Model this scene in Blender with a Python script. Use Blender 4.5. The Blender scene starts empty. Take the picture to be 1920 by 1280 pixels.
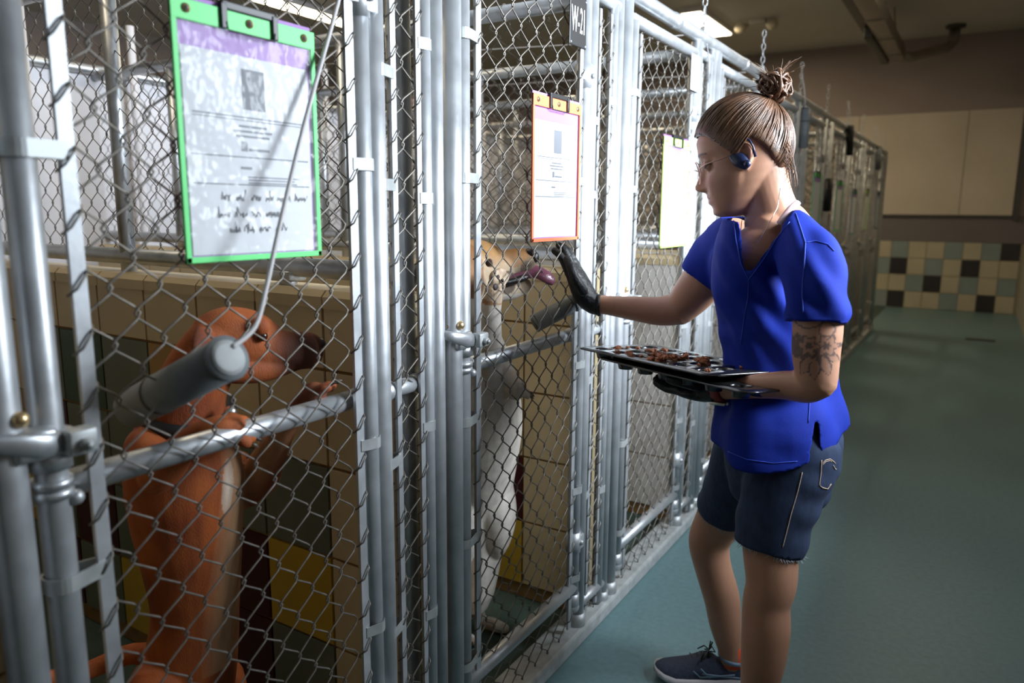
import bpy, bmesh, math, random
from mathutils import Vector, Matrix, noise
random.seed(7)
PI = math.pi
S = bpy.context.scene
COL = S.collection

# ------------------------------------------------------------------ camera, world, lights, exposure
RW = ((0.85, 0.097, -0.518), (0.527, -0.144, 0.838), (0.007, -0.985, -0.173))
def _setup(f=1400., vx=1840, vy=400, r=.007):
    Yd = Vector((vx-960, vy-640, f)).normalized()
    n = Yd.cross(Vector((-1, -r, 0))).normalized()
    if n.y > 0: n = -n
    Xd = Yd.cross(n)
    if Xd.x < 0: Xd = -Xd
    return Matrix((Xd, Yd, n))
FPX = 1400.
RM = _setup()
CAM = Vector((0.852, 0.0, 1.18))
def ray(px, py): return RM @ Vector((px-960, py-640, FPX))
def at(px, py, Y):
    d = ray(px, py); return CAM + d*((Y-CAM.y)/d.y)
def atX(px, py, X=0):
    d = ray(px, py); return CAM + d*((X-CAM.x)/d.x)
def atZ(px, py, Z=0):
    d = ray(px, py); return CAM + d*((Z-CAM.z)/d.z)
FWD = RM @ Vector((0, 0, 1))
def dep(p): return (p-CAM).dot(FWD)
def m_of(px, p): return px*dep(p)/FPX

cd = bpy.data.cameras.new('camera'); cam = bpy.data.objects.new('camera', cd); COL.objects.link(cam)
rt, up, fw = RM @ Vector((1, 0, 0)), RM @ Vector((0, -1, 0)), FWD
cam.matrix_world = Matrix(((rt.x, up.x, -fw.x, CAM.x), (rt.y, up.y, -fw.y, CAM.y), (rt.z, up.z, -fw.z, CAM.z), (0, 0, 0, 1)))
cd.sensor_width = 36; cd.lens = FPX/1920*36; cd.clip_start = .02
cd.dof.use_dof = True; cd.dof.focus_distance = 1.55; cd.dof.aperture_fstop = 3.2
S.camera = cam
S.view_settings.view_transform = 'Standard'; S.view_settings.look = 'None'
S.view_settings.gamma = 1; S.view_settings.use_curve_mapping = False
S.view_settings.exposure = 0.0
W = bpy.data.worlds.new('world'); S.world = W; W.use_nodes = True
W.node_tree.nodes['Background'].inputs[0].default_value = (.62, .78, 1, 1)
W.node_tree.nodes['Background'].inputs[1].default_value = .15
def area(name, loc, target, sx, sy, power, col, spread=PI):
    l = bpy.data.lights.new(name, 'AREA'); l.shape = 'RECTANGLE'; l.size = sx; l.size_y = sy
    l.energy = power; l.color = col; l.spread = spread
    o = bpy.data.objects.new(name, l); COL.objects.link(o); o.location = loc
    o.rotation_euler = (Vector(target)-Vector(loc)).to_track_quat('-Z', 'Y').to_euler()
    return o
area('daylight_window_1', (2.15, 2.10, 1.85), (0.0, 2.05, 1.3), 1.5, 1.1, 175, (.82, .91, 1), 2.3)
area('daylight_window_2', (1.75, 0.35, 1.95), (0.0, 0.75, 1.15), .9, 1.0, 1.1, (.74, .86, 1))

# ------------------------------------------------------------------ helpers
def link(name, data=None, parent=None):
    o = bpy.data.objects.new(name, data); COL.objects.link(o)
    if parent: o.parent = parent
    return o
def tag(o, label, cat, group=None):
    o['label'] = label; o['category'] = cat
    if group: o['group'] = group
    return o
def thing(name, label, cat, loc=(0, 0, 0), group=None):
    o = link(name); o.location = loc; o.empty_display_size = .05
    return tag(o, label, cat, group)
def mesh(name, bm, mat, parent=None, smooth=True, label=None, off=(0, 0, 0)):
    me = bpy.data.meshes.new(name)
    if smooth is True:
        for f in bm.faces: f.smooth = True
    bm.to_mesh(me); bm.free()
    for m in (mat if isinstance(mat, (list, tuple)) else [mat]): me.materials.append(m)
    o = link(name, me, parent)
    if any(off): o.location = off
    if label: o['label'] = label
    return o
def struct(name, bm, mat, smooth=False):
    o = mesh(name, bm, mat, None, smooth); o['kind'] = 'structure'; return o
def copy_tree(o, parent=None):
    c = o.copy(); COL.objects.link(c); c.parent = parent
    for ch in list(o.children): copy_tree(ch, c)
    return c
def BM(): return bmesh.new()
def box(bm, a, b, mi=0, mtx=None, bev=0):
    x0, y0, z0 = a; x1, y1, z1 = b
    r = bmesh.ops.create_cube(bm, size=1, matrix=Matrix.Translation(((x0+x1)/2, (y0+y1)/2, (z0+z1)/2)) @ Matrix.Diagonal((abs(x1-x0), abs(y1-y0), abs(z1-z0), 1)))
    vs = r['verts']
    fs = set(f for v in vs for f in v.link_faces)
    for f in fs: f.material_index = mi
    if bev:
        es = list(set(e for v in vs for e in v.link_edges))
        rr = bmesh.ops.bevel(bm, geom=es, offset=bev, segments=2, affect='EDGES', profile=.5)
        vs = rr['verts']
    if mtx is not None: bmesh.ops.transform(bm, matrix=mtx, verts=vs)
def quad(bm, pts, mi=0):
    f = bm.faces.new([bm.verts.new(p) for p in pts]); f.material_index = mi; return f
def tube(bm, pts, r, n=12, caps=True, up=None, mi=0):
    """tube through points; r number, list of numbers or list of (a,b); a = across 'up', b = along 'up'"""
    pts = [Vector(p) for p in pts]; N = len(pts)
    rings = []; prev = None
    for i, p in enumerate(pts):
        t = (pts[min(i+1, N-1)]-pts[max(i-1, 0)])
        if t.length < 1e-9: t = Vector((0, 0, 1))
        t.normalize()
        if up is not None:
            u = Vector(up) if not isinstance(up, list) else Vector(up[i])
        elif prev is not None: u = prev
        else: u = Vector((0, 0, 1)) if abs(t.z) < .9 else Vector((0, 1, 0))
        u = (u - t*u.dot(t))
        if u.length < 1e-6: u = t.orthogonal()
        u.normalize(); s = t.cross(u); prev = u
        rr = r[i] if isinstance(r, (list, tuple)) else r
        a, b = rr if isinstance(rr, (list, tuple)) else (rr, rr)
        rings.append([bm.verts.new(p + s*(a*math.cos(2*PI*k/n)) + u*(b*math.sin(2*PI*k/n))) for k in range(n)])
    for A, B in zip(rings, rings[1:]):
        for k in range(n):
            f = bm.faces.new((A[k], A[(k+1) % n], B[(k+1) % n], B[k])); f.material_index = mi
    if caps:
        f = bm.faces.new(list(reversed(rings[0]))); f.material_index = mi
        f = bm.faces.new(rings[-1]); f.material_index = mi
    return rings
def cyl(bm, a, b, r, n=16, mi=0): return tube(bm, [a, b], r, n, mi=mi)
def ball(bm, c, r, seg=12, mtx=None, mi=0):
    if isinstance(r, (int, float)): r = (r, r, r)
    M = Matrix.Translation(Vector(c)) @ (mtx or Matrix.Identity(4)) @ Matrix.Diagonal((r[0], r[1], r[2], 1))
    q = bmesh.ops.create_uvsphere(bm, u_segments=seg, v_segments=max(6, seg*2//3), radius=1, matrix=M)
    for v in q['verts']:
        for f in v.link_faces: f.material_index = mi
def limb(bm, pts, rad, up=(0, -1, 0), n=20):
    """closed tapered body segment with rounded ends, smooth interpolated"""
    P = [Vector(p) for p in pts]; R = [(r, r) if isinstance(r, (int, float)) else r for r in rad]
    out = []; ro = []
    N = len(P)
    def cr(a, b, c, d, t): return .5*((2*b)+(c-a)*t+(2*a-5*b+4*c-d)*t*t+(3*b-a-3*c+d)*t**3)
    for i in range(N-1):
        for s in range(5):
            t = s/5
            a, b, c, d = P[max(i-1, 0)], P[i], P[i+1], P[min(i+2, N-1)]
            out.append(cr(a, b, c, d, t))
            q = []
            for k in (0, 1):
                q.append(max(.0015, cr(R[max(i-1, 0)][k], R[i][k], R[i+1][k], R[min(i+2, N-1)][k], t)))
            ro.append(tuple(q))
    out.append(P[-1]); ro.append(R[-1])
    # rounded ends
    def end(p, d, r):
        L = []; h = min(r)
        for k in (1, 2, 3):
            an = k/3*PI/2*.97
            L.append((p+d*h*math.sin(an), (r[0]*math.cos(an), r[1]*math.cos(an))))
        return L
    d0 = (out[0]-out[1]).normalized(); d1 = (out[-1]-out[-2]).normalized()
    s0 = end(out[0], d0, ro[0]); s1 = end(out[-1], d1, ro[-1])
    pts2 = [x[0] for x in reversed(s0)]+out+[x[0] for x in s1]
    r2 = [x[1] for x in reversed(s0)]+ro+[x[1] for x in s1]
    tube(bm, pts2, r2, n, up=up)
def fuse(bm, voxel, smooth=4, factor=.5):
    """join overlapping closed shapes in one continuous skin"""
    bmesh.ops.recalc_face_normals(bm, faces=bm.faces[:])
    me = bpy.data.meshes.new('tmp'); bm.to_mesh(me); bm.free()
    o = link('tmp', me)
    m = o.modifiers.new('r', 'REMESH'); m.mode = 'VOXEL'; m.voxel_size = voxel; m.use_smooth_shade = True
    if smooth:
        s = o.modifiers.new('s', 'SMOOTH'); s.factor = factor; s.iterations = smooth
    dg = bpy.context.evaluated_depsgraph_get(); dg.update()
    me2 = bpy.data.meshes.new_from_object(o.evaluated_get(dg))
    bpy.data.objects.remove(o); bpy.data.meshes.remove(me)
    out = bmesh.new(); out.from_mesh(me2); bpy.data.meshes.remove(me2)
    return out
def paint(o, fn, name='col'):
    me = o.data; a = me.color_attributes.new(name, 'FLOAT_COLOR', 'POINT')
    for i, v in enumerate(me.vertices):
        c = fn(v.co, v.normal); a.data[i].color = (c[0], c[1], c[2], 1)
def text_mesh(name, body, size, mat, parent, mtx, extrude=.0004, align='CENTER'):
    c = bpy.data.curves.new(name, 'FONT'); c.body = body; c.size = size; c.extrude = extrude
    c.align_x = align; c.align_y = 'CENTER'
    o = link('tmp', c); dg = bpy.context.evaluated_depsgraph_get(); dg.update()
    me = bpy.data.meshes.new_from_object(o.evaluated_get(dg)); bpy.data.objects.remove(o)
    me.transform(mtx); me.materials.clear(); me.materials.append(mat)
    return link(name, me, parent)
def lerp(a, b, t): return a+(b-a)*t
def table(T, z):
    if z <= T[0][0]: return T[0][1:]
    for A, B in zip(T, T[1:]):
        if z <= B[0]:
            t = (z-A[0])/(B[0]-A[0]); t = t*t*(3-2*t)*.35+t*.65
            return tuple(lerp(a, b, t) for a, b in zip(A[1:], B[1:]))
    return T[-1][1:]

# ------------------------------------------------------------------ materials
def mat(name, col, rough=.6, metal=0, var=.0, vscale=20, bump=0, bscale=60, spec=.5, attr=None, **kw):
    m = bpy.data.materials.new(name); m.use_nodes = True; nt = m.node_tree; N = nt.nodes; L = nt.links
    b = N['Principled BSDF']
    b.inputs['Base Color'].default_value = (*col, 1); b.inputs['Roughness'].default_value = rough
    b.inputs['Metallic'].default_value = metal
    b.inputs['Specular IOR Level'].default_value = spec
    tc = N.new('ShaderNodeTexCoord')
    src = None
    if attr:
        at_ = N.new('ShaderNodeAttribute'); at_.attribute_name = attr; src = at_.outputs['Color']
        L.new(src, b.inputs['Base Color'])
    if var:
        n = N.new('ShaderNodeTexNoise'); n.inputs['Scale'].default_value = vscale; n.inputs['Detail'].default_value = 5
        if kw.get('stretch'):
            mp = N.new('ShaderNodeMapping'); mp.inputs['Scale'].default_value = kw['stretch']
            L.new(tc.outputs['Object'], mp.inputs[0]); L.new(mp.outputs[0], n.inputs['Vector'])
        else: L.new(tc.outputs['Object'], n.inputs['Vector'])
        r = N.new('ShaderNodeMapRange'); r.inputs[3].default_value = 1-var; r.inputs[4].default_value = 1+var
        r.inputs[1].default_value = .25; r.inputs[2].default_value = .75
        L.new(n.outputs[0], r.inputs[0])
        mx = N.new('ShaderNodeVectorMath'); mx.operation = 'SCALE'
        if src: L.new(src, mx.inputs[0])
        else: mx.inputs[0].default_value = col
        L.new(r.outputs[0], mx.inputs['Scale']); L.new(mx.outputs[0], b.inputs['Base Color'])
        if metal:
            r2 = N.new('ShaderNodeMapRange'); r2.inputs[3].default_value = rough-.08; r2.inputs[4].default_value = rough+.12
            L.new(n.outputs[0], r2.inputs[0]); L.new(r2.outputs[0], b.inputs['Roughness'])
    if bump:
        n2 = N.new('ShaderNodeTexNoise'); n2.inputs['Scale'].default_value = bscale; n2.inputs['Detail'].default_value = 3
        if kw.get('bstretch'):
            mp = N.new('ShaderNodeMapping'); mp.inputs['Scale'].default_value = kw['bstretch']
            L.new(tc.outputs['Object'], mp.inputs[0]); L.new(mp.outputs[0], n2.inputs['Vector'])
        else: L.new(tc.outputs['Object'], n2.inputs['Vector'])
        bp = N.new('ShaderNodeBump'); bp.inputs['Strength'].default_value = bump; bp.inputs['Distance'].default_value = kw.get('bdist', .002)
        L.new(n2.outputs[0], bp.inputs['Height']); L.new(bp.outputs[0], b.inputs['Normal'])
    if kw.get('sss'):
        b.inputs['Subsurface Weight'].default_value = kw['sss']; b.inputs['Subsurface Radius'].default_value = (.01, .004, .002)
        b.inputs['Subsurface Scale'].default_value = .5
    if kw.get('emit'):
        b.inputs['Emission Color'].default_value = (*kw['emit'][0], 1); b.inputs['Emission Strength'].default_value = kw['emit'][1]
    if kw.get('alpha') is not None: b.inputs['Alpha'].default_value = kw['alpha']
    if kw.get('sheen'): b.inputs['Sheen Weight'].default_value = kw['sheen']
    return m
M_galv = mat('galvanized_steel', (.52, .54, .56), .38, .75, .18, 26, .15, 90)
M_galvw = mat('galvanized_bright', (.47, .49, .51), .42, .6, .14, 26, .1, 90)
M_band = mat('zinc_strap', (.44, .46, .46), .5, .6, .15, 40)
M_wire = mat('fence_wire', (.19, .175, .155), .45, .6, .25, 60)
M_dark = mat('dark_steel', (.10, .10, .10), .5, .6, .2, 40)
M_weight = mat('grey_pvc', (.17, .19, .20), .55, 0, .2, 18)
M_brass = mat('brass', (.75, .55, .3), .35, .9)
M_cream = mat('cream_tile', (.62, .50, .30), .42, 0, .10, 5)
M_tgrey = mat('grey_green_tile', (.16, .18, .13), .4, 0, .15, 6)
M_tgreen = mat('green_tile', (.05, .10, .055), .4, 0, .15, 6)
M_tan = mat('ochre_tile', (.40, .23, .07), .42, 0, .15, 6)
M_yell = mat('yellow_tile', (.58, .38, .04), .42, 0, .15, 6)
M_maroon = mat('maroon_tile', (.065, .012, .014), .4, 0, .2, 6)
M_lit_tile = mat('daylit_pale_tile', (.72, .70, .69), .45, 0, .08, 5)  # bleached version of the wall tiles: strong window light put into the colour
M_grout = mat('tile_grout', (.30, .17, .06), .8, 0, .2, 30)
M_bcream = mat('pale_wall_tile', (.50, .45, .33), .45, 0, .08, 4)
M_bblue = mat('blue_grey_wall_tile', (.25, .31, .31), .45, 0, .1, 4)
M_bblack = mat('black_wall_tile', (.035, .03, .035), .4, 0, .1, 4)
M_bgrout = mat('wall_grout', (.30, .27, .19), .8)
M_panel = mat('cream_wall_panel', (.60, .53, .44), .7, 0, .08, 2.2)
M_taupe = mat('taupe_wall', (.33, .275, .26), .75, 0, .05, 2)
M_greyband = mat('grey_wall_band', (.17, .15, .155), .7, 0, .05, 2)
M_ceil = mat('ceiling_paint', (.60, .57, .53), .8, 0, .05, 1.5)
M_white = mat('white_enclosure_panel', (.74, .73, .77), .6, 0, .06, 3)
M_floor = mat('teal_floor_paint', (.135, .235, .25), .40, 0, .12, 60, .25, 220)
M_kfloor = mat('dark_green_kennel_floor', (.045, .075, .06), .5, 0, .25, 14)
M_curb = mat('worn_curb', (.38, .40, .40), .6, 0, .25, 30)
M_wallr = mat('beige_corridor_wall', (.34, .31, .26), .7, 0, .08, 3)
M_black = mat('black_plastic', (.012, .012, .013), .45)
M_paper = mat('white_paper', (.66, .67, .70), .7)
M_ink = mat('grey_print', (.16, .17, .19), .7)
M_inkd = mat('dark_print', (.05, .05, .06), .7)
M_purple = mat('purple_card', (.22, .09, .34), .6)
M_purplel = mat('lilac_card', (.36, .18, .52), .6)
M_green = mat('green_binding', (.12, .74, .20), .5)
M_orange = mat('orange_binding', (.92, .20, .08), .5)
M_lime = mat('lime_binding', (.52, .85, .18), .5)
M_teal = mat('teal_binding', (.03, .28, .28), .5)
M_clear = mat('clear_vinyl', (.9, .92, .95), .12, 0, alpha=.16, bump=1, bscale=14, bdist=.02)
M_signw = mat('white_lettering', (.9, .9, .9), .5)
M_red = mat('red_plastic', (.7, .02, .02), .4)
M_glassl = mat('light_diffuser', (.9, .85, .7), .5, emit=((1, .87, .62), 9))
M_duct = mat('galvanized_duct', (.30, .27, .24), .42, .7, .2, 6)
M_cap = mat('pale_plastic_cap', (.40, .42, .42), .6, 0, .15, 30)
M_cord = mat('pale_cord', (.55, .53, .53), .6)

# ------------------------------------------------------------------ the room
ZC = 3.24; YB = 10.6; XR = 1.32; XL = -2.42
bm = BM(); quad(bm, [(-.06, -2, 0), (XR, -2, 0), (XR, YB, 0), (-.06, YB, 0)]); struct('floor', bm, M_floor)
bm = BM(); quad(bm, [(-8, -2, -.002), (-.05, -2, -.002), (-.05, YB, -.002), (-8, YB, -.002)]); struct('floor_kennels', bm, M_kfloor)
bm = BM(); box(bm, (-8, -2, ZC), (XR+.2, YB+.2, ZC+.1)); struct('ceiling', bm, M_ceil)
bm = BM()
def rwall(y0, y1, z0, z1): box(bm, (XR, y0, z0), (XR+.16, y1, z1))
WIN = [(-.15, .85, 1.35, 2.45), (1.40, 2.80, 1.22, 2.5)]
rwall(-2, YB, 0, 1.05); rwall(-2, YB, 2.5, ZC)
rwall(-2, -.15, 1.05, 2.5); rwall(.85, 1.40, 1.05, 2.5); rwall(2.80, YB, 1.05, 2.5)
rwall(1.40, 2.80, 1.05, 1.22); rwall(-.15, .85, 1.05, 1.35); rwall(-.15, .85, 2.45, 2.5)
struct('wall_right', bm, M_wallr)
for k, (y0, y1, z0, z1) in enumerate(WIN):
    bm = BM()
    for a, b in (((XR-.02, y0-.05, z0-.05), (XR+.1, y1+.05, z0)), ((XR-.02, y0-.05, z1), (XR+.1, y1+.05, z1+.05)),
                 ((XR-.02, y0-.05, z0), (XR+.1, y0, z1)), ((XR-.02, y1, z0), (XR+.1, y1+.05, z1))):
        box(bm, a, b)
    box(bm, (XR+.04, (y0+y1)/2-.015, z0), (XR+.07, (y0+y1)/2+.015, z1))
    struct('window_%d' % (k+1), bm, M_white)
bm = BM(); box(bm, (-8, -2.1, 0), (XR, -2, ZC)); struct('wall_front', bm, M_wallr)
bm = BM(); box(bm, (-8.1, -2, 0), (-8, YB, ZC)); struct('wall_left', bm, M_taupe)
# back wall: painted wall, grey band, cream panels, tiles
bm = BM(); box(bm, (-8, YB, 0), (XR+.16, YB+.15, ZC)); struct('wall_back', bm, M_taupe)
bm = BM(); box(bm, (-8, YB-.012, .835), (XR, YB, 1.155)); struct('trim_1', bm, M_greyband)
bm = BM()
xs = [-5.4, -4.2, -3.0, -1.75, -.56, .62, 1.16]
for a, b in zip(xs, xs[1:]): box(bm, (a+.003, YB-.03, 1.16), (b-.003, YB-.002, 2.37), bev=.002)
struct('trim_2', bm, M_panel)
bm = BM(); box(bm, (1.17, YB-.05, 1.10), (1.22, YB-.001, 2.37)); box(bm, (-5.4, YB-.04, 1.135), (1.17, YB-.002, 1.158)); struct('trim_3', bm, M_dark)
pat = ['CBCCBCBK', 'BKCBCKCC', 'CCBKCBCB', 'BKCCBCKC']
bm = BM(); quad(bm, [(-8, YB-.004, 0), (XR, YB-.004, 0), (XR, YB-.004, .835), (-8, YB-.004, .835)], 3)
tw = .194; th = .208
for r in range(4):
    for c in range(-28, 8):
        ch = pat[r][c % 8]; x0 = -.265+c*tw; z1 = .835-r*th
        g = .004
        box(bm, (x0+g, YB-.010, z1-th+g), (min(x0+tw-g, XR), YB-.003, z1-g), 'CBK'.index(ch))
struct('wall_back_tiles', bm, [M_bcream, M_bblue, M_bblack, M_bgrout])
# rear white enclosure behind the runs
bm = BM(); box(bm, (XL-.06, -1.2, 0), (XL, 8.4, 1.74)); struct('wall_rear', bm, M_white)
# curb under the fence
bm = BM(); box(bm, (-.055, -1.2, 0), (.03, 8.36, .045), bev=.008); struct('curb', bm, M_curb)
# floor drain
t = tag(mesh('floor_drain', (lambda b: (box(b, (.84, 8.20, .001), (1.08, 8.30, .006)), [box(b, (.85+k*.03, 8.205, .006), (.86+k*.03, 8.295, .008)) for k in range(8)], b)[-1])(BM()), M_dark, None, False),
        'dark slotted drain set in the teal floor near the far tiled wall', 'drain')

# tiled partition walls between the runs
P = .797
Y0 = [.405, 1.19, 1.99] + [2.787+P*k for k in range(7)]
rows = [(.86, 1.0), (.655, .86), (.455, .655), (.25, .455), (.045, .25)]
TM = [M_cream, M_tgrey, M_tgreen, M_tan, M_yell, M_maroon, M_grout, M_lit_tile]
rowp = ['CCCCCCCCCCCCC',
        'CCCOTRGCOTRGC',
        'CGGOTGMOYGMOG',
        'CYMOGMTYGMOYG',
        'CGMGYGMTGYMGO']
key = {'C': 0, 'G': 1, 'R': 2, 'T': 1, 'O': 3, 'Y': 4, 'M': 5}
def partition(yf, idx):
    b = BM(); th_ = .10
    box(b, (XL, yf, 0), (-.05, yf+th_, 1.0), 6)
    cols = [-.05, -.243]+[-.243-.2*k for k in range(1, 12)]
    rnd = random.Random(idx*13+5)
    for r, (z0, z1) in enumerate(rows):
        for c in range(len(cols)-1):
            x1, x0 = cols[c], cols[c+1]
            k = key[rowp[r][c]]
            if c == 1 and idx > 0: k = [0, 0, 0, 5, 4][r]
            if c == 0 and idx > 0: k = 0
            if idx > 1: k = 7 if (k in (0, 3, 4) or rnd.random() < .75) else k  # farther partitions mostly take the tile with window light in its colour
            g = .0035
            box(b, (x0+g, yf-.006, z0+g), (x1-g, yf+.001, z1-g), k)
            box(b, (x0+g, yf+th_-.001, z0+g), (x1-g, yf+th_+.006, z1-g), k)
    for r, (z0, z1) in enumerate(rows):
        box(b, (-.0505, yf+.004, z0+.0035), (-.044, yf+th_-.004, z1-.0035), 0)
    # bullnose cap
    pr = [(yf-.008, .985), (yf-.008, 1.008), (yf+.004, 1.02), (yf+th_-.004, 1.02), (yf+th_+.008, 1.008), (yf+th_+.008, .985)]
    n = 12
    for k in range(n):
        xa = XL+(abs(XL)-.044)*k/n+.002; xb = XL+(abs(XL)-.044)*(k+1)/n-.002
        A = [b.verts.new((xa, y, z)) for y, z in pr]; B = [b.verts.new((xb, y, z)) for y, z in pr]
        for q in range(6): f = b.faces.new((A[q], B[q], B[(q+1) % 6], A[(q+1) % 6])); f.material_index = 0
        b.faces.new(A).material_index = 0; b.faces.new(B).material_index = 0
    return b
YP = [Y0[0]-.142] + [y+.655 for y in Y0]
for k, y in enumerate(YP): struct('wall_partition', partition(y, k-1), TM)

# ------------------------------------------------------------------ chain link
def chain(u0, u1, z0, z1, dx=.0635, dz=.067, r=.0015, plane='Y', d=0, nside=5, seedk=1):
    """woven diamond fabric of zigzag wires; u runs along world Y (fence) or X (partition)"""
    b = BM(); hw = dx/2; nw = int(round((u1-u0)/hw)); nb = int((z1-z0)/(dz/2))
    o = .0034; a = .0021
    for k in range(nw):
        uc = u0+hw*(k+.5); pts = []
        for j in range(nb+1):
            z = z0+j*dz/2
            side = 1 if (j+k) % 2 else -1
            u = uc+side*(hw/2+o)
            jit = Vector((random.uniform(-1, 1)*.0007, 0, random.uniform(-1, 1)*.0009))
            a0 = a if side > 0 else -a
            pts.append((u-side*.0058+jit.x, d+a0, z-.0075+jit.z))
            pts.append((u+jit.x, d, z+jit.z))
            pts.append((u-side*.0058+jit.x, d-a0, z+.0075+jit.z))
        pts = [p for p in pts if u0-.002 <= p[0] <= u1+.002 or True]
        if plane == 'Y': pts = [(p[1], p[0], p[2]) for p in pts]
        tube(b, pts, r, nside, caps=False, up=(1, 0, 0) if plane == 'Y' else (0, 1, 0))
    return b
def strip(b, y, z0, z1, x=0.006, w=.017):     # flat tension bar
    box(b, (x-.003, y-w/2, z0), (x+.003, y+w/2, z1))
def ties(b, y, z0, z1, dz=.067, x=.006):      # wire ends looped round the tension bar
    z = z0
    while z < z1:
        tube(b, [(x-.004, y-.012, z-.012), (x+.006, y-.006, z-.004), (x+.006, y+.006, z+.012), (x-.004, y+.012, z+.02)], .0016, 5)
        z += dz
ZT = 1.73; ZR = .863
def vtube(y, z0, z1, r, x=0.0, cap=False):
    b = BM(); cyl(b, (x, y, z0), (x, y, z1), r, 18)
    if cap: ball(b, (x, y, z1), (r*1.12, r*1.12, r*.7), 16)
    return b
def band(y0, y1, z, x=0, r=.0205):
    """strap that wraps a tube at y0 and ends on the tension bar at y1"""
    b = BM(); s = 1 if y1 > y0 else -1; n = 12; R = r; h = .0095
    path = [Vector((x+.0105, y1, 0))]
    for k in range(n+1):
        an = PI/2*s + (PI)*(k/n)*s
        path.append(Vector((x+R*math.sin(an)*s if False else x+R*math.cos(PI*k/n), y0-s*R*math.sin(PI*k/n), 0)))
    path.append(Vector((x-.004, y1, 0)))
    inn = [Vector((p.x*(1-.12 if True else 1), p.y, 0)) for p in path]
    A = [b.verts.new((p.x, p.y, z-h)) for p in path]; B = [b.verts.new((p.x, p.y, z+h)) for p in path]
    for k in range(len(path)-1): b.faces.new((A[k], A[k+1], B[k+1], B[k]))
    bmesh.ops.recalc_face_normals(b, faces=b.faces[:])
    bmesh.ops.solidify(b, geom=b.faces[:], thickness=.0018)
    return b
MESH_GATE = None
def build_gate():
    g = link('kennel_gate'); g.empty_display_size = .05
    yl, yr = 0.0, .51
    zb, ztp = .17, 1.69; r = .0172
    b = BM(); R = .03
    cyl(b, (0, yl, zb-.06), (0, yl, ztp), r, 18); cyl(b, (0, yr, zb-.06), (0, yr, ztp), r, 18)
    cyl(b, (0, yl, ztp), (0, yr, ztp), r, 18); cyl(b, (0, yl, zb), (0, yr, zb), r, 18)
    for yy in (yl, yr):
        ball(b, (0, yy, ztp), r*1.02, 16); ball(b, (0, yy, zb-.06), (r*1.25, r*1.25, r*1.1), 16)
        cyl(b, (0, yy, zb-.06), (0, yy, zb-.02), r*1.16, 18)
    mesh('gate_frame', b, M_galvw, g)
    b = BM(); cyl(b, (-.022, yl+.0, ZR), (-.022, yr, ZR), .0165, 18)
    ball(b, (-.022, yl, ZR), .019, 14); ball(b, (-.022, yr, ZR), .019, 14)
    mesh('middle_rail', b, M_galv, g)
    b = chain(.050, .478, .05, 1.672, d=.004)
    ties(b, .046, .09, 1.64, x=.0075); ties(b, .482, .09, 1.64, x=.0075)
    for k in range(7): tube(b, [(-.01+.02*math.cos(q)*1.0, .07+k*.0635+q*.0012, ztp-.003+.021*math.sin(q)) for q in [j*PI/5 for j in range(11)]], .0016, 5)
    mesh('chain_link_mesh', b, M_wire, g)
    for y, s in ((.046, 1), (.482, -1)):
        b = BM(); strip(b, y, .06, 1.66); mesh('tension_bar', b, M_galvw, g, False)
    for z in (1.50, 1.24, .76, .50, .22): mesh('tension_band', band(yl, .046, z), M_band, g, False)
    for z in (1.50, 1.25, .79, .45, .2): mesh('tension_band', band(yr, .482, z), M_band, g, False)
    # fork latch
    l = BM(); zc = .925
    cyl(l, (0, 0, zc-.030), (0, 0, zc-.008), .0225, 20); cyl(l, (0, 0, zc-.008), (0, 0, zc+.012), .0255, 20)
    for q in (-.058, -.046): cyl(l, (0, 0, zc+q-.006), (0, 0, zc+q+.004), .0215, 20)
    box(l, (-.028, -.045, zc-.012), (.028, .0, zc+.022), bev=.006)
    tube(l, [(.024, .012, zc+.0), (.030, -.02, zc+.006), (.026, -.058, zc+.016), (.012, -.078, zc+.024)], [(.005, .012), (.005, .013), (.005, .011), (.004, .008)], 12, up=(0, 0, 1))
    tube(l, [(-.024, .012, zc+.0), (-.030, -.02, zc+.006), (-.026, -.058, zc+.016), (-.012, -.078, zc+.024)], [(.005, .012), (.005, .013), (.005, .011), (.004, .008)], 12, up=(0, 0, 1))
    la = mesh('latch', l, M_galv, g)
    l = BM(); box(l, (.020, .002, zc-.012), (.042, .034, zc+.016), bev=.003); cyl(l, (.030, .018, zc+.0), (.050, .018, zc+.0), .0075, 6); cyl(l, (.05, .018, zc), (.054, .018, zc), .004, 10)
    mesh('latch_bolt', l, M_band, la)
    l = BM(); cyl(l, (.0, -.05, zc+.034), (.018, -.035, zc+.034), .006, 12); ball(l, (.02, -.034, zc+.036), .009, 12); mesh('latch_pin', l, M_brass, la)
    l = BM(); ball(l, (.012, .018, zc-.068), .009, 12); mesh('rail_bolt', l, M_galvw, g)
    # hinges
    for z in (1.50, .30):
        h = BM(); cyl(h, (0, yr, z-.028), (0, yr, z+.028), .0205, 20); box(h, (.012, yr-.002, z-.02), (.02, yr+.028, z+.02), bev=.002)
        cyl(h, (.016, yr+.006, z), (.026, yr+.006, z), .0065, 6)
        mesh('hinge', h, M_galvw, g)
    return g
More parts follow.
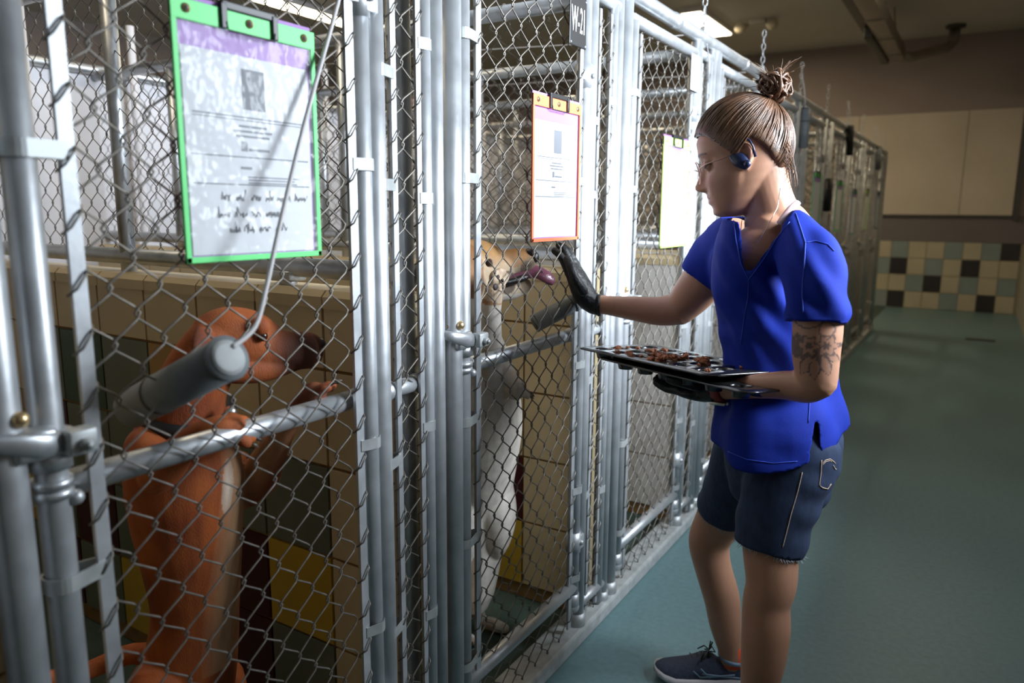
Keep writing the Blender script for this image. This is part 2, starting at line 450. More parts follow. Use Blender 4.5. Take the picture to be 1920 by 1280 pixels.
def build_panel():
    g = link('kennel_fence'); g.empty_display_size = .05
    b = BM(); cyl(b, (0, .670, .05), (0, .670, 1.70), .0150, 16); cyl(b, (0, .545, 1.70), (0, .70, 1.70), .0150, 16); cyl(b, (0, .545, .10), (0, .70, .10), .015, 16)
    mesh('panel_frame', b, M_galvw, g)
    b = BM(); cyl(b, (-.012, .545, ZR), (-.012, .665, ZR), .0150, 16); ball(b, (-.012, .572, ZR), .019, 14); ball(b, (-.012, .655, ZR), .019, 14); mesh('middle_rail', b, M_galvw, g)
    b = chain(.580, .645, .05, 1.68, d=.002); ties(b, .583, .09, 1.64, x=.0075); ties(b, .648, .09, 1.64, x=.0075)
    mesh('chain_link_mesh', b, M_wire, g)
    for y in (.583, .648):
        b = BM(); strip(b, y, .06, 1.67, w=.012); mesh('tension_bar', b, M_galvw, g, False)
    for z in (1.40, 1.22, .74, .42): mesh('tension_band', band(.545, .583, z), M_band, g, False)
    for z in (1.46, 1.20, .78, .40): mesh('tension_band', band(.670, .648, z, r=.0165), M_band, g, False)
    b = BM(); cyl(b, (-.045, .66, .02), (-.045, .66, ZT), .022, 18); mesh('inner_post', b, M_dark if False else M_galv, g)
    return g
nm = ['first', 'second', 'third', 'fourth', 'fifth', 'sixth', 'seventh', 'eighth', 'ninth', 'tenth']
gl_ = ['galvanized chain-link gate nearest the camera, holding back the red hound', 'galvanized chain-link gate in front of the pale licking dog',
       'chain-link gate with the lime-edged sign, left of the woman\'s face', 'chain-link gate just behind the woman\'s head and chest']+['chain-link gate, %s along the row counted from the camera' % n for n in nm[4:9]]+['last chain-link gate in the row, beside the far tiled wall']
g0 = build_gate(); p0 = build_panel()
post = mesh('fence_post', vtube(0, .03, ZT, .0205), M_galvw, None)
b = BM(); cyl(b, (0, 0, 0), (0, 0, .05), .026, 18); mesh('post_collar', b, M_band, post, off=(0, 0, .03))
post_slim = mesh('fence_post', vtube(0, .03, ZT, .0165), M_galvw, None)
b = BM(); cyl(b, (0, 0, 0), (0, 0, .04), .021, 18); mesh('post_collar', b, M_band, post_slim, off=(0, 0, .03))
def place(proto, first, y, label, cat, group):
    o = proto if first else copy_tree(proto)
    o.location = (0, y, 0); tag(o, label, cat, group); return o
fp = {'a': True, 'b': True}
for i, y in enumerate(Y0):
    place(g0, i == 0, y, gl_[i], 'gate', 'kennel gates along the corridor')
    place(p0, i == 0, y, 'narrow strip of chain-link fence right of the %s gate from the camera' % nm[i], 'fence panel', 'narrow fence panels')
    for off, kind, wd in ((.54, 'a', 'thick hinge post'), (.702, 'b', 'slim end post'), (.752, 'a', 'thick latch post')):
        pr = post if kind == 'a' else post_slim
        o = pr if fp[kind] else copy_tree(pr); fp[kind] = False
        o.location = (0, y+off, 0)
        tag(o, 'galvanized %s right of the %s gate from the camera' % (wd, nm[i]), 'post', 'fence posts')
for off, lb in ((-.045, 'thick galvanized latch post left of the nearest gate, at the left edge'), (-.095, 'slim galvanized post at the far left edge of the picture')):
    o = copy_tree(post if off > -.05 else post_slim); o.location = (0, Y0[0]+off, 0); tag(o, lb, 'post', 'fence posts')
b = BM(); cyl(b, (0, -1.2, ZT+.022), (0, 8.34, ZT+.022), .021, 18)
for y in Y0: cyl(b, (0, y+.3, ZT+.022), (0, y+.34, ZT+.022), .0235, 18)
tag(mesh('top_rail', b, M_galv), 'long galvanized top rail running over all the kennel gates', 'rail')

# partition screens above the tiled walls
def build_screen():
    g = link('partition_screen')
    b = BM(); cyl(b, (XL, 0, ZT), (-.03, 0, ZT), .0205, 16); cyl(b, (XL, 0, 1.058), (-.03, 0, 1.058), .0205, 16); mesh('rail', b, M_galv, g)
    mesh('chain_link_mesh', chain(XL+.02, -.06, 1.06, ZT, plane='X', nside=4), M_wire, g)
    for x in (-.985, -1.9):
        b = BM(); cyl(b, (x, 0, 1.0), (x, 0, ZT), .019, 14); mesh('post', b, M_galv, g)
    b = BM(); cyl(b, (-.40, 0, .995), (-.40, 0, 1.058), .019, 14); box(b, (-.43, -.026, 1.028), (-.37, .026, 1.05), bev=.004); mesh('rail_bracket', b, M_galv, g)
    for x in (XL+.05, -.35, -.7, -1.3):
        b = BM(); tube(b, [(x, .023*math.cos(q), ZT+.023*math.sin(q)) for q in [j*PI/6 for j in range(13)]], .0016, 5); mesh('wire_tie', b, M_wire, g)
    return g
s0 = build_screen()
for k, y in enumerate(YP):
    o = s0 if k == 0 else copy_tree(s0); o.location = (0, y+.05, 0)
    lb = 'chain-link screen on the tiled wall ' + ('left of the red hound\'s kennel' if k == 0 else 'at the right side of the %s kennel' % nm[k-1])
    tag(o, lb, 'screen', 'partition screens')
# rails along the rear enclosure and white guide posts
b = BM(); cyl(b, (XL+.03, -1.2, 1.75), (XL+.03, 8.4, 1.75), .02, 14); tag(mesh('rear_rail', b, M_galv), 'galvanized rail along the top of the white rear enclosure', 'rail')
gp = None
k = 0
for y in YP[1:]:
    for dy in (.18, .52):
        if gp is None:
            b = BM(); cyl(b, (0, 0, 0), (0, 0, 1.95), .017, 14); box(b, (-.02, -.02, 0), (.02, .02, .03)); gp = mesh('door_guide_post', b, M_white); o = gp
        else: o = gp.copy(); COL.objects.link(o)
        o.location = (XL+.07, y+dy, 0)
        tag(o, 'white upright %s guide post at the back of the %s kennel from the camera' % ('nearer' if dy < .3 else 'farther', nm[YP.index(y)] if YP.index(y) < 10 else 'row end'), 'post', 'white guide posts at the back of the kennels'); k += 1

# ------------------------------------------------------------------ counterweights, cords and pulleys
def weight(name, A, B, r, label, m=M_weight, cap_m=M_cap, grp='hanging counterweights'):
    A = Vector(A); B = Vector(B); d = (B-A).normalized()
    t = thing(name, label, 'counterweight', A, grp)
    b = BM(); tube(b, [Vector(), (B-A)], r, 28)
    tube(b, [(B-A)*.999, (B-A)+d*.003], r*1.05, 28)
    mesh('tube', b, m, t)
    b = BM(); tube(b, [(B-A)+d*.003, (B-A)+d*.0045], r*.82, 24); ball(b, (B-A)+d*.0035, (r*.72, r*.72, r*.10), 16, d.to_track_quat('Z', 'Y').to_matrix().to_4x4())
    mesh('end_cap', b, cap_m, t, label='pale end cap')
    b = BM(); tube(b, [Vector((0, 0, 0))-d*.002, -d*.006], r*.8, 24); mesh('rear_cap', b, M_dark, t)
    b = BM(); tube(b, [(B-A)*.32-d*.003, (B-A)*.32+d*.003], r*1.035, 28); mesh('seam_ring', b, M_dark, t)
    return t
w1a = atX(250, 765, -.10); w1b = atX(425, 672, .115)
weight('counterweight', w1a, w1b, .0265, 'thick grey tube pushed through the nearest mesh, in front of the red hound')
def cord(name, pts, r, label, m=M_cord):
    P_ = [Vector(p) for p in pts]; out = []
    for i in range(len(P_)-1):
        a, b_, c, d_ = P_[max(i-1, 0)], P_[i], P_[i+1], P_[min(i+2, len(P_)-1)]
        for s in range(6):
            t = s/6; out.append(.5*((2*b_)+(c-a)*t+(2*a-5*b_+4*c-d_)*t*t+(3*b_-a-3*c+d_)*t**3))
    out.append(P_[-1]); b = BM(); tube(b, out, r, 8)
    return tag(mesh(name, b, m), label, 'cord', 'pull cords')
c0 = w1b
cord('pull_cord', [c0+Vector((.0, .008, .012)), atX(478, 612, .11), atX(500, 535, .095), atX(525, 420, .075), atX(570, 235, .05), atX(632, 10, .03), atX(650, -70, .02)], .0032, 'pale cord slanting down past the green sign to the thick grey tube')
w2a = atX(1004, 606, -.07); w2b = atX(1108, 551, .03)
weight('counterweight', w2b, w2a, .0225, 'dark grey tube lying through the mesh just below the gloved raised hand', cap_m=M_dark)
def hang(y, z, ang, m, lb, x=.035, L=.19, r=.024):
    t0 = Vector((x, y, z)); d = Vector((.0, math.sin(ang), -math.cos(ang)))
    weight('counterweight', t0, t0+d*L, r, lb, m, M_dark)
    cord('pull_cord', [t0, t0+Vector((-.01, -.01, .10)), t0+Vector((-.03, -.0, .17))], .0025, 'short cord holding the ' + lb.split(' hanging')[0] + (' up behind the head' if y < 5 else ' up, between two signs' if y < 5.5 else ' up, tilted' if y < 6.5 else ' up at the far end'))
hang(4.16, 1.70, .05, M_weight, 'light grey tube hanging from the top rail behind the woman\'s head')
hang(5.70, 1.76, .25, M_black, 'black tube hanging tilted from the top rail before the far wall')
hang(7.40, 1.74, .35, M_weight, 'grey tube hanging tilted at the far end of the top rail')
hang(5.02, 1.38, .0, M_black, 'black tube hanging low between two far signs', x=.035)
def pulley(y, lb):
    t = thing('pulley', lb, 'pulley', (0, y, ZT+.04), 'pulleys on the top rail')
    b = BM()
    for k in range(6):
        z = .02+k*.026; rr = []
        for q in range(9):
            an = q*PI/4; dx, dz = math.cos(an)*.008, math.sin(an)*.016
            rr.append((dx if k % 2 else 0, dx if not k % 2 else 0, z+dz))
        tube(b, rr, .0022, 6)
    mesh('chain', b, M_galvw, t)
    b = BM(); tube(b, [(-.005, .0, -.028), (.005, 0, -.028)], .020, 20, up=(0, 0, 1)); box(b, (-.009, -.012, -.035), (.009, .012, .02), bev=.003); mesh('wheel', b, M_galvw, t)
    b = BM(); tube(b, [(0, 0, 0), (-.3, -.02, .0), (-.9, -.03, .03), (-2.2, -.05, .06)], .0022, 6); mesh('cable', b, M_cord, t)
    b = BM(); tube(b, [(0.01, .006, -.03), (.022, .008, -.09), (.024, .004, -.16)], .002, 6); mesh('hook', b, M_galvw, t)
    return t
pn = ['third', 'fourth', 'fifth', 'sixth', 'seventh', 'eighth', 'ninth', 'tenth']
for k, y in enumerate(Y0[2:]): pulley(y+.60, 'small pulley and chain above the top rail beside the %s gate from the camera' % pn[k])

# ------------------------------------------------------------------ signs
def sheet(b, y0, y1, z0, z1, x, mi=0, wob=0):
    n = 8
    V = [[b.verts.new((x+wob*math.sin(i*.9+j*.7)*.5, lerp(y0, y1, i/n), lerp(z0, z1, j/n))) for j in range(n+1)] for i in range(n+1)]
    for i in range(n):
        for j in range(n): b.faces.new((V[i][j], V[i+1][j], V[i+1][j+1], V[i][j+1])).material_index = mi
MYZ = Matrix(((0, 0, 1, 0), (1, 0, 0, 0), (0, 1, 0, 0), (0, 0, 0, 1)))   # text plane to fence plane
def scribble(b, y0, y1, z, h, x, seed, r=.0006):
    rn = random.Random(seed); y = y0
    while y < y1:
        L = rn.uniform(.010, .028); n = int(L/.0014); pts = []
        for k in range(n):
            pts.append((x, y+L*k/n+rn.uniform(-.0006, .0006), z+h*(.5 if k % 2 else -.4)*rn.uniform(.3, 1.1)+(h*.7 if rn.random() < .12 else 0)))
        if len(pts) > 2: tube(b, pts, r, 4)
        y += L+rn.uniform(.004, .008)
def sign(yc, zc, w, h, mf, label, kind, x=.022, tilt=0, purple=M_purplel, clear=True, lines=True, kind2=None):
    t = thing('kennel_sign', label, 'sign', (x, yc, zc), 'signs clipped to the gates'); t.rotation_euler = (tilt, 0, 0)
    fw_ = .0075; top = .024
    b = BM(); y0, y1, z0, z1 = -w/2, w/2, -h/2, h/2
    box(b, (-.002, y0, z0), (.002, y0+fw_, z1), bev=.0008); box(b, (-.002, y1-fw_, z0), (.002, y1, z1), bev=.0008)
    box(b, (-.002, y0, z0), (.002, y1, z0+fw_), bev=.0008); box(b, (-.0022, y0, z1-top), (.0022, y1, z1), bev=.0008)
    fr = mesh('binding', b, mf, t, False)
    for y in (y0+.02, 0, y1-.02):
        b = BM(); tube(b, [(.0022, y, z1-.011), (.0036, y, z1-.011)], .0055, 16); tube(b, [(.0036, y, z1-.011), (.0039, y, z1-.011)], .0028, 12, mi=1)
        mesh('grommet', b, [M_brass, M_inkd], fr)
    b = BM(); box(b, (-.0045, y0+.004, z0+.004), (-.0028, y1-.004, z1+.006)); mesh('backing_card', b, purple, t, False)
    b = BM(); sheet(b, y0+fw_+.004, y1-fw_-.006, z0+fw_+.002, z1-top-.028, -.0012); pa = mesh('paper_sheet', b, M_paper, t, True)
    if lines:
        pz = lambda v: lerp(z0+fw_, z1-top-.028, v)      # 0 bottom 1 top
        b = BM()
        box(b, (-.0010, -.014, pz(.74)), (-.0008, .022, pz(.94)))
        mesh('photo_print', b, M_ink, pa, False)
        b = BM()
        for v, a, c, q in ((.70, -.4, .4, .0006), (.685, -.4, .4, .0004), (.655, -.1, .1, .0010), (.63, -.14, .14, .0010), (.605, -.12, .12, .001), (.50, -.42, .42, .0006), (.445, -.1, -.02, .0012), (.40, -.05, .34, .0006), (.385, -.05, .30, .0006), (.36, -.42, .42, .0006), (.37, -.05, .32, .0006)):
            box(b, (-.0010, w*a, pz(v)-q*1.4), (-.0008, w*c, pz(v)+q*1.4))
        box(b, (-.0010, -.02, pz(.53)), (-.0008, -.010, pz(.58))); box(b, (-.0010, -.008, pz(.532)), (-.0008, .026, pz(.546)))
        mesh('printed_text', b, M_ink if kind != 'h' else M_ink, pa, False)
        if kind == 'h':
            b = BM(); scribble(b, -.055, .075, pz(.29), .009, -.0006, 3, .00055); scribble(b, -.062, .045, pz(.205), .009, -.0006, 5, .00055); scribble(b, -.045, .05, pz(.125), .009, -.0006, 9, .00055)
            mesh('handwriting', b, M_inkd, pa)
    if clear:
        b = BM(); sheet(b, y0+fw_, y1-fw_, z0+fw_, z1-top, .0014, 0, .0012); mesh('clear_pocket', b, M_clear, t, True)
    # bulldog clip: folded spring spine and two wire handles
    c = BM(); box(c, (-.006, -.042, z1-.001), (.005, .042, z1+.010), bev=.002)
    for y in (-.040, .040):
        box(c, (.002, y-.0045, z1-.024), (.0065, y+.0045, z1+.006), bev=.001)
    cl = mesh('clip', c, M_black, t, False)
    c = BM(); tube(c, [(.006, -.038, z1-.016), (.007, -.036, z1-.026), (.007, .036, z1-.026), (.006, .038, z1-.016)], .0013, 6); mesh('clip_wire', c, M_black, cl)
    return t
sign(.685, 1.268, .224, .312, M_green, 'green-edged clear pocket sign with handwriting, clipped to the nearest gate', 'h', x=.026)
sign(1.533, 1.268, .226, .314, M_orange, 'orange-edged clear pocket sign clipped to the second gate, above the pale dog', 'p', clear=False)
sign(2.318, 1.235, .235, .335, M_lime, 'lime-edged clear pocket sign on the third gate, left of the woman\'s face', 'p', purple=M_purple)
sign(4.72, 1.24, .24, .33, M_green, 'green-edged far sign right above the woman\'s shoulder', 'p', lines=False)
sign(5.55, 1.22, .24, .33, M_green, 'second green-edged far sign, right of the black low tube', 'p', lines=False)
sign(6.28, 1.18, .24, .33, M_teal, 'teal-edged far sign in the blurred row of gates', 'p', lines=False)
sign(7.02, 1.20, .24, .33, M_lime, 'lime-edged far sign, next to last in the row', 'p', lines=False)
sign(7.82, 1.20, .24, .33, M_teal, 'narrow dark-edged sign on the last gate by the far wall', 'p', lines=False)
def plate(yc, zc, txt, light, label):
    t = thing('number_plate', label, 'sign', (.022, yc, zc), 'kennel number plates')
    b = BM(); box(b, (-.0015, -.042, -.055), (.0015, .042, .055), bev=.002); mesh('plate', b, M_white if light else M_black, t, False)
    b = BM()
    for y, z in ((-.036, -.049), (.036, -.049), (-.036, .049), (.036, .049)): cyl(b, (.0015, y, z), (.0026, y, z), .0028, 10)
    mesh('rivet', b, M_galv, t)
    text_mesh('lettering', txt, .050, M_ink if light else M_signw, t, Matrix.Translation((.0018, 0, 0)) @ MYZ @ Matrix.Diagonal((.60, 1.6, 1, 1)))
plate(1.622, 1.607, 'W-21', False, 'black number plate reading W-21 at the top of the second gate')
plate(2.46, 1.62, 'W-20', True, 'washed-out pale number plate at the top of the third gate')

# ------------------------------------------------------------------ ceiling things
def fixture(x, y, lx, ly, label, power):
    t = thing('ceiling_light', label, 'ceiling light', (x, y, ZC), 'ceiling light strips')
    b = BM(); box(b, (-lx/2-.02, -ly/2-.02, -.05), (lx/2+.02, ly/2+.02, 0)); mesh('housing', b, M_white, t, False)
    b = BM(); box(b, (-lx/2, -ly/2, -.062), (lx/2, ly/2, -.05)); mesh('diffuser', b, M_glassl, t, False)
    l = bpy.data.lights.new('strip_light', 'AREA'); l.shape = 'RECTANGLE'; l.size = lx; l.size_y = ly; l.energy = power; l.color = (1, .80, .52)
    o = bpy.data.objects.new('strip_light', l); COL.objects.link(o); o.location = (x, y, ZC-.07)
fixture(-1.89, 8.45, .20, 1.12, 'glowing ceiling light strip beyond the top rail of the third gate', 42)
fixture(-5.3, 5.9, .20, 1.6, 'glowing ceiling light strip behind the top edge of the green sign', 60)
fixture(-1.5, 4.2, .20, 1.12, 'ceiling light strip over the middle kennels', 14)
fixture(-1.3, 1.0, .20, 1.12, 'ceiling light strip over the near kennels', 10)
fixture(.66, 6.3, .20, 1.12, 'added ceiling light strip, out of view, brightening the far part of the corridor', 9)  # added out-of-view strip that brightens the back wall and far ceiling
# twin-head emergency light
t = thing('emergency_light', 'twin-head emergency light on the ceiling right of the light strip', 'emergency light', (-1.42, 8.72, ZC))
b = BM(); box(b, (-.09, -.05, -.05), (.09, .05, 0), bev=.01); mesh('housing', b, M_ceil, t)
for s in (-1, 1):
    b = BM(); cyl(b, (s*.10, 0, -.04), (s*.15, -.03, -.07), .02, 12); ball(b, (s*.17, -.05, -.075), (.065, .05, .06), 16); mesh('lamp_head', b, M_bcream, t)
# square heater tube with elbow flue
t = thing('heater_duct', 'long square metal duct hung under the ceiling over the corridor', 'duct', (0, 0, 0))
xa, ya, za = -.10, 5.2, 2.89; xb, yb = -.10, 9.6
b = BM(); box(b, (xa-.075, ya, za-.06), (xa+.075, yb, za+.07), bev=.006)
for k in range(5): box(b, (xa-.082, ya+.6+k*.85, za-.067), (xa+.082, ya+.63+k*.85, za+.077))
mesh('duct', b, M_duct, t)
b = BM(); box(b, (xa-.21, ya, za+.02), (xa-.08, yb-.5, za+.12), bev=.01); box(b, (xa-.16, yb-1.5, za-.09), (xa-.08, yb-.02, za+.02), bev=.01); mesh('reflector', b, M_dark, t)
for y in (5.8, 7.2, 8.9):
    b = BM(); tube(b, [(xa, y, za+.07), (xa+.015, y+.02, (za+ZC)/2), (xa, y, ZC)], .005, 6); mesh('hanger', b, M_dark, t)
p = [Vector((xa+.03, 9.662, za)), Vector((.03, 9.75, za-.0)), Vector((.35, 10.0, 3.0)), Vector((.40, 10.05, 3.06)), Vector((.41, 10.06, ZC))]
t = thing('flue_pipe', 'shiny elbowed flue pipe rising from the duct end to the ceiling', 'pipe', p[0])
b = BM(); tube(b, [q-p[0] for q in p], .055, 18); mesh('pipe', b, M_duct, t)
b = BM(); tube(b, [Vector((.41, 10.06, ZC-.03))-p[0], Vector((.41, 10.06, ZC-.002))-p[0]], .10, 20); mesh('ceiling_flange', b, M_dark, t)
p = [Vector((1.16, 7.6, 3.05)), Vector((1.12, 7.9, 2.72)), Vector((1.10, 8.0, 2.6))]
t = thing('flue_pipe', 'shiny slanting pipe at the top right edge of the picture', 'pipe', p[0])
b = BM(); tube(b, [q-p[0] for q in p], .05, 16); mesh('pipe', b, M_duct, t)
b = BM(); tube(b, [Vector((0, 0, 0)), Vector((.0, -.02, .19))], .055, 16); mesh('elbow', b, M_duct, t)
# small red call point seen between the posts
pr = at(750, 138, 4.3)
t = thing('alarm_box', 'small red alarm box seen between the posts above the hound\'s kennel', 'alarm', (XL-.03, 3.1, 1.78))
t.location = atX(750, 140, XL-.03) if False else (0, 0, 0)
q = atX(749, 142, XL-.02); t.location = (XL-.02, q.y, 1.745)
b = BM(); box(b, (-.03, -.06, 0), (.03, .06, q.z-1.745+.12), bev=.006); mesh('box', b, M_red, t, False)
b = BM(); cyl(b, (.03, 0, (q.z-1.745)), (.036, 0, (q.z-1.745)), .02, 16); mesh('button', b, M_signw, t)
# ------------------------------------------------------------------ the woman
M_skin = mat('skin', (.50, .27, .18), .48, 0, .05, 30, .12, 300, attr='col', sss=.12, bdist=.0008)
M_hair = mat('brown_hair', (.115, .055, .028), .40, 0, .6, 45, .3, 500, stretch=(1, 1, 1))
M_scrub = mat('royal_blue_cotton', (.007, .025, .29), .8, 0, .06, 12, .35, 420, bdist=.0006, spec=.2)
M_hemth = mat('blue_stitching', (.03, .08, .55), .7)
M_pink = mat('pale_pink_strap', (.75, .52, .55), .7)
M_denim = mat('dark_denim', (.018, .035, .085), .85, 0, .3, 90, .4, 600, bdist=.0006, stretch=(1, 1, .4))
M_fray = mat('frayed_threads', (.42, .50, .58), .9)
M_stitch = mat('tan_stitching', (.62, .48, .36), .8)
M_glove = mat('black_nitrile', (.009, .009, .010), .5, 0, 0, 20, .9, 70, bdist=.004)
M_frame = mat('rose_gold_wire', (.75, .48, .40), .3, .9)
M_lens = mat('spectacle_lens', (.95, .97, 1), .05, alpha=.10)
M_bud = mat('navy_plastic', (.012, .02, .06), .3)
M_sock = mat('neon_orange_sock', (.95, .10, .03), .85, 0, .08, 90)
M_shoe = mat('navy_mesh_shoe', (.030, .040, .075), .75, 0, .3, 130, .5, 500)
M_sole = mat('white_foam_sole', (.62, .60, .62), .6)
M_stripe = mat('steel_blue_stripe', (.16, .24, .34), .4)
M_strap = mat('maroon_watch_strap', (.22, .03, .03), .5)
M_silver = mat('silver', (.8, .8, .8), .25, .95)
PY = 1.55
person = thing('person', 'woman in blue scrub top and denim shorts holding muffin tins, gloved palm raised to mesh', 'person', (.50, 1.58, 0))
ORG = Vector((.50, 1.58, 0))
def K(name, b, m, parent=None, smooth=True, label=None):
    bmesh.ops.translate(b, verts=b.verts, vec=-ORG)
    return mesh(name, b, m, parent or person, smooth, label)
def PL(L):      # list of (px, py, Y, half width px[, depth ratio])
    pts = []; rr = []
    for q in L:
        p = at(q[0], q[1], q[2]); w = m_of(q[3], p); pts.append(p); rr.append((w, w*(q[4] if len(q) > 4 else 1)))
    return pts, rr
VUP = Vector((-.22, -.97, 0))
def seg(b, L, up=(0, -1, 0), n=44):
    p, r = PL(L); limb(b, p, r, up, n)
def smooth_edge(bm, it):
    loose = [v for v in bm.verts if not v.link_faces]
    bmesh.ops.delete(bm, geom=loose, context='VERTS')
    bv = [v for v in bm.verts if v.is_boundary]
    nb = {v: [e.other_vert(v) for e in v.link_edges if e.is_boundary] for v in bv}
    for _ in range(it):
        new = {v: (v.co*.5+sum((q.co for q in nb[v]), Vector())/len(nb[v])*.5) for v in bv if nb[v]}
        for v, c in new.items(): v.co = c
    ring = set(q for v in bv for e in v.link_edges for q in (e.other_vert(v),) if not q.is_boundary)
    ring2 = set(q for v in ring for e in v.link_edges for q in (e.other_vert(v),) if not q.is_boundary)
    for _ in range(6): bmesh.ops.smooth_vert(bm, verts=list(ring | ring2), factor=.5, use_axis_x=True, use_axis_y=True, use_axis_z=True)
# --- head frame
HD = PI+.20; PT = .26; HS = .955
HO = Vector((.435, 1.55, 1.288))
hf = Vector((math.cos(PT)*math.cos(HD), math.cos(PT)*math.sin(HD), -math.sin(PT)))
hu = Vector((math.sin(PT)*math.cos(HD), math.sin(PT)*math.sin(HD), math.cos(PT)))
hl = hu.cross(hf)           # her left, towards the camera
def H(x, y, z): return HO+HS*(hf*x+hl*y+hu*z)
HT = [(-.118, .030, -.012, .018), (-.112, .066, -.012, .030), (-.102, .079, -.018, .040), (-.085, .081, -.038, .049), (-.068, .083, -.056, .055),
      (-.050, .082, -.068, .060), (-.030, .080, -.078, .064), (-.010, .078, -.086, .067), (.010, .080, -.092, .069), (.025, .087, -.096, .071),
      (.050, .0865, -.098, .073), (.075, .073, -.086, .065), (.095, .048, -.066, .050), (.110, .018, -.042, .032), (.116, -.004, -.028, .014)]
NT = [(-.060, 0), (-.054, .004), (-.049, .016), (-.044, .026), (-.037, .030), (-.028, .025), (-.014, .016), (0, .009), (.012, .005), (.026, 0)]
LT = [(-.090, 0), (-.083, .0015), (-.077, .0065), (-.071, .005), (-.0685, .0005), (-.066, .006), (-.060, .006), (-.055, .001), (-.05, 0)]
def head_bm():
    b = BM(); nz = 84; nt = 72; V = []
    for i in range(nz+1):
        z = lerp(-.118, .118, i/nz); F, B, Wd = table(HT, z); cx = (F+B)/2; a = (F-B)/2; row = []
        for j in range(nt):
            # denser at the face
            th = (j/nt*2-1)*PI; th = th-.35*math.sin(th)
            c, s = math.cos(th), math.sin(th)
            x = cx+a*(abs(c)**.92)*(1 if c > 0 else -1); y = Wd*(abs(s)**.90)*(1 if s > 0 else -1)
            if c > 0:
                x += table(NT, z)[0]*math.exp(-(y/(.0095 if z < -.03 else .008))**2)
                if -.056 < z < -.036: x += .010*math.exp(-((abs(y)-.010)/.006)**2)*math.exp(-((z+.046)/.006)**2)
                x += table(LT, z)[0]*math.exp(-(y/.021)**2)
                x -= .011*math.exp(-((abs(y)-.031)/.016)**2-((z-.001)/.013)**2)
                x += .004*math.exp(-((abs(y)-.030)/.022)**2-((z-.022)/.007)**2)
                y += (1 if y > 0 else -1)*.0035*math.exp(-((abs(y)-.05)/.02)**2-((z+.035)/.022)**2)
                x += .006*math.exp(-((abs(y)-.036)/.017)**2-((z+.036)/.02)**2)
                x += .004*math.exp(-(y/.014)**2-((z+.103)/.010)**2)
            row.append(b.verts.new(H(x, y, z)))
        V.append(row)
    for i in range(nz):
        for j in range(nt): b.faces.new((V[i][j], V[i][(j+1) % nt], V[i+1][(j+1) % nt], V[i+1][j]))
    b.faces.new(list(reversed(V[0]))); b.faces.new(V[-1])
    for s in (1, -1):        # eyelids closed down over the eyes
        ball(b, H(.0665, s*.031, .000), HS*.0135, 16)
        # ear: rim, lobe and bowl
        ear = [(a_*.74+.006, b_*.74) for a_, b_ in [(-.002, -.034), (.004, -.020), (.003, .000), (.006, .016), (-.001, .028), (-.014, .031), (-.025, .022), (-.028, .006), (-.022, -.012), (-.012, -.028), (-.004, -.036)]]
        pts = [H(-.006+x, s*(.0655+max(0, -x)*.42+.004), z-.004) for x, z in ear]
        tube(b, pts, [(.0040, .0055)]*len(ear), 10, up=tuple(hl))
        tube(b, [H(-.004, s*.066, -.024), H(-.009, s*.069, -.004), H(-.006, s*.069, .010)], [(.007, .004), (.008, .004), (.006, .004)], 12, up=tuple(hl))
    return b
body = head_bm()
nk0 = H(-.028, 0, -.045); nk1 = H(-.030, 0, -.085)
NB = at(1452, 415, 1.565)
limb(body, [nk0, nk1, lerp(nk1, NB, .5), NB, NB+Vector((.03, .0, -.06))], [(.050, .048), (.048, .046), (.050, .047), (.060, .060), (.075, .085)], (0, -1, 0), 28)
# torso core
def tor(extra, sx=1.0):
    T = [(1452, 432, 1.56, 52, 1.9), (1440, 470, 1.56, 82, 1.62), (1436, 530, 1.56, 84, 1.42), (1442, 600, 1.56, 82, 1.28), (1455, 680, 1.56, 84, 1.15), (1461, 750, 1.56, 92, 1.12), (1464, 810, 1.56, 94, 1.05), (1462, 860, 1.56, 84, 1.0)]
    out = []
    for x, y, Y, w, r in T: out.append((x, y, Y, (w-6)*sx+extra, r))
    return out
seg(body, tor(-6))
# arms
ARM_N = [(1500, 462, 1.44, 34), (1524, 520, 1.40, 42), (1533, 600, 1.385, 45), (1530, 660, 1.38, 43), (1532, 712, 1.375, 37), (1512, 724, 1.375, 32, .9), (1470, 722, 1.385, 27, .9), (1420, 724, 1.40, 23, .9), (1372, 730, 1.43, 18.5, .85), (1345, 731, 1.445, 17, .85)]
seg(body, ARM_N[:5]); seg(body, ARM_N[4:])
ARM_F = [(1372, 450, 1.66, 42), (1335, 505, 1.69, 43), (1300, 550, 1.70, 38), (1275, 578, 1.70, 31), (1235, 583, 1.69, 27), (1180, 577, 1.675, 22), (1138, 572, 1.66, 18), (1115, 570, 1.655, 18)]
seg(body, ARM_F[:4]); seg(body, ARM_F[3:])
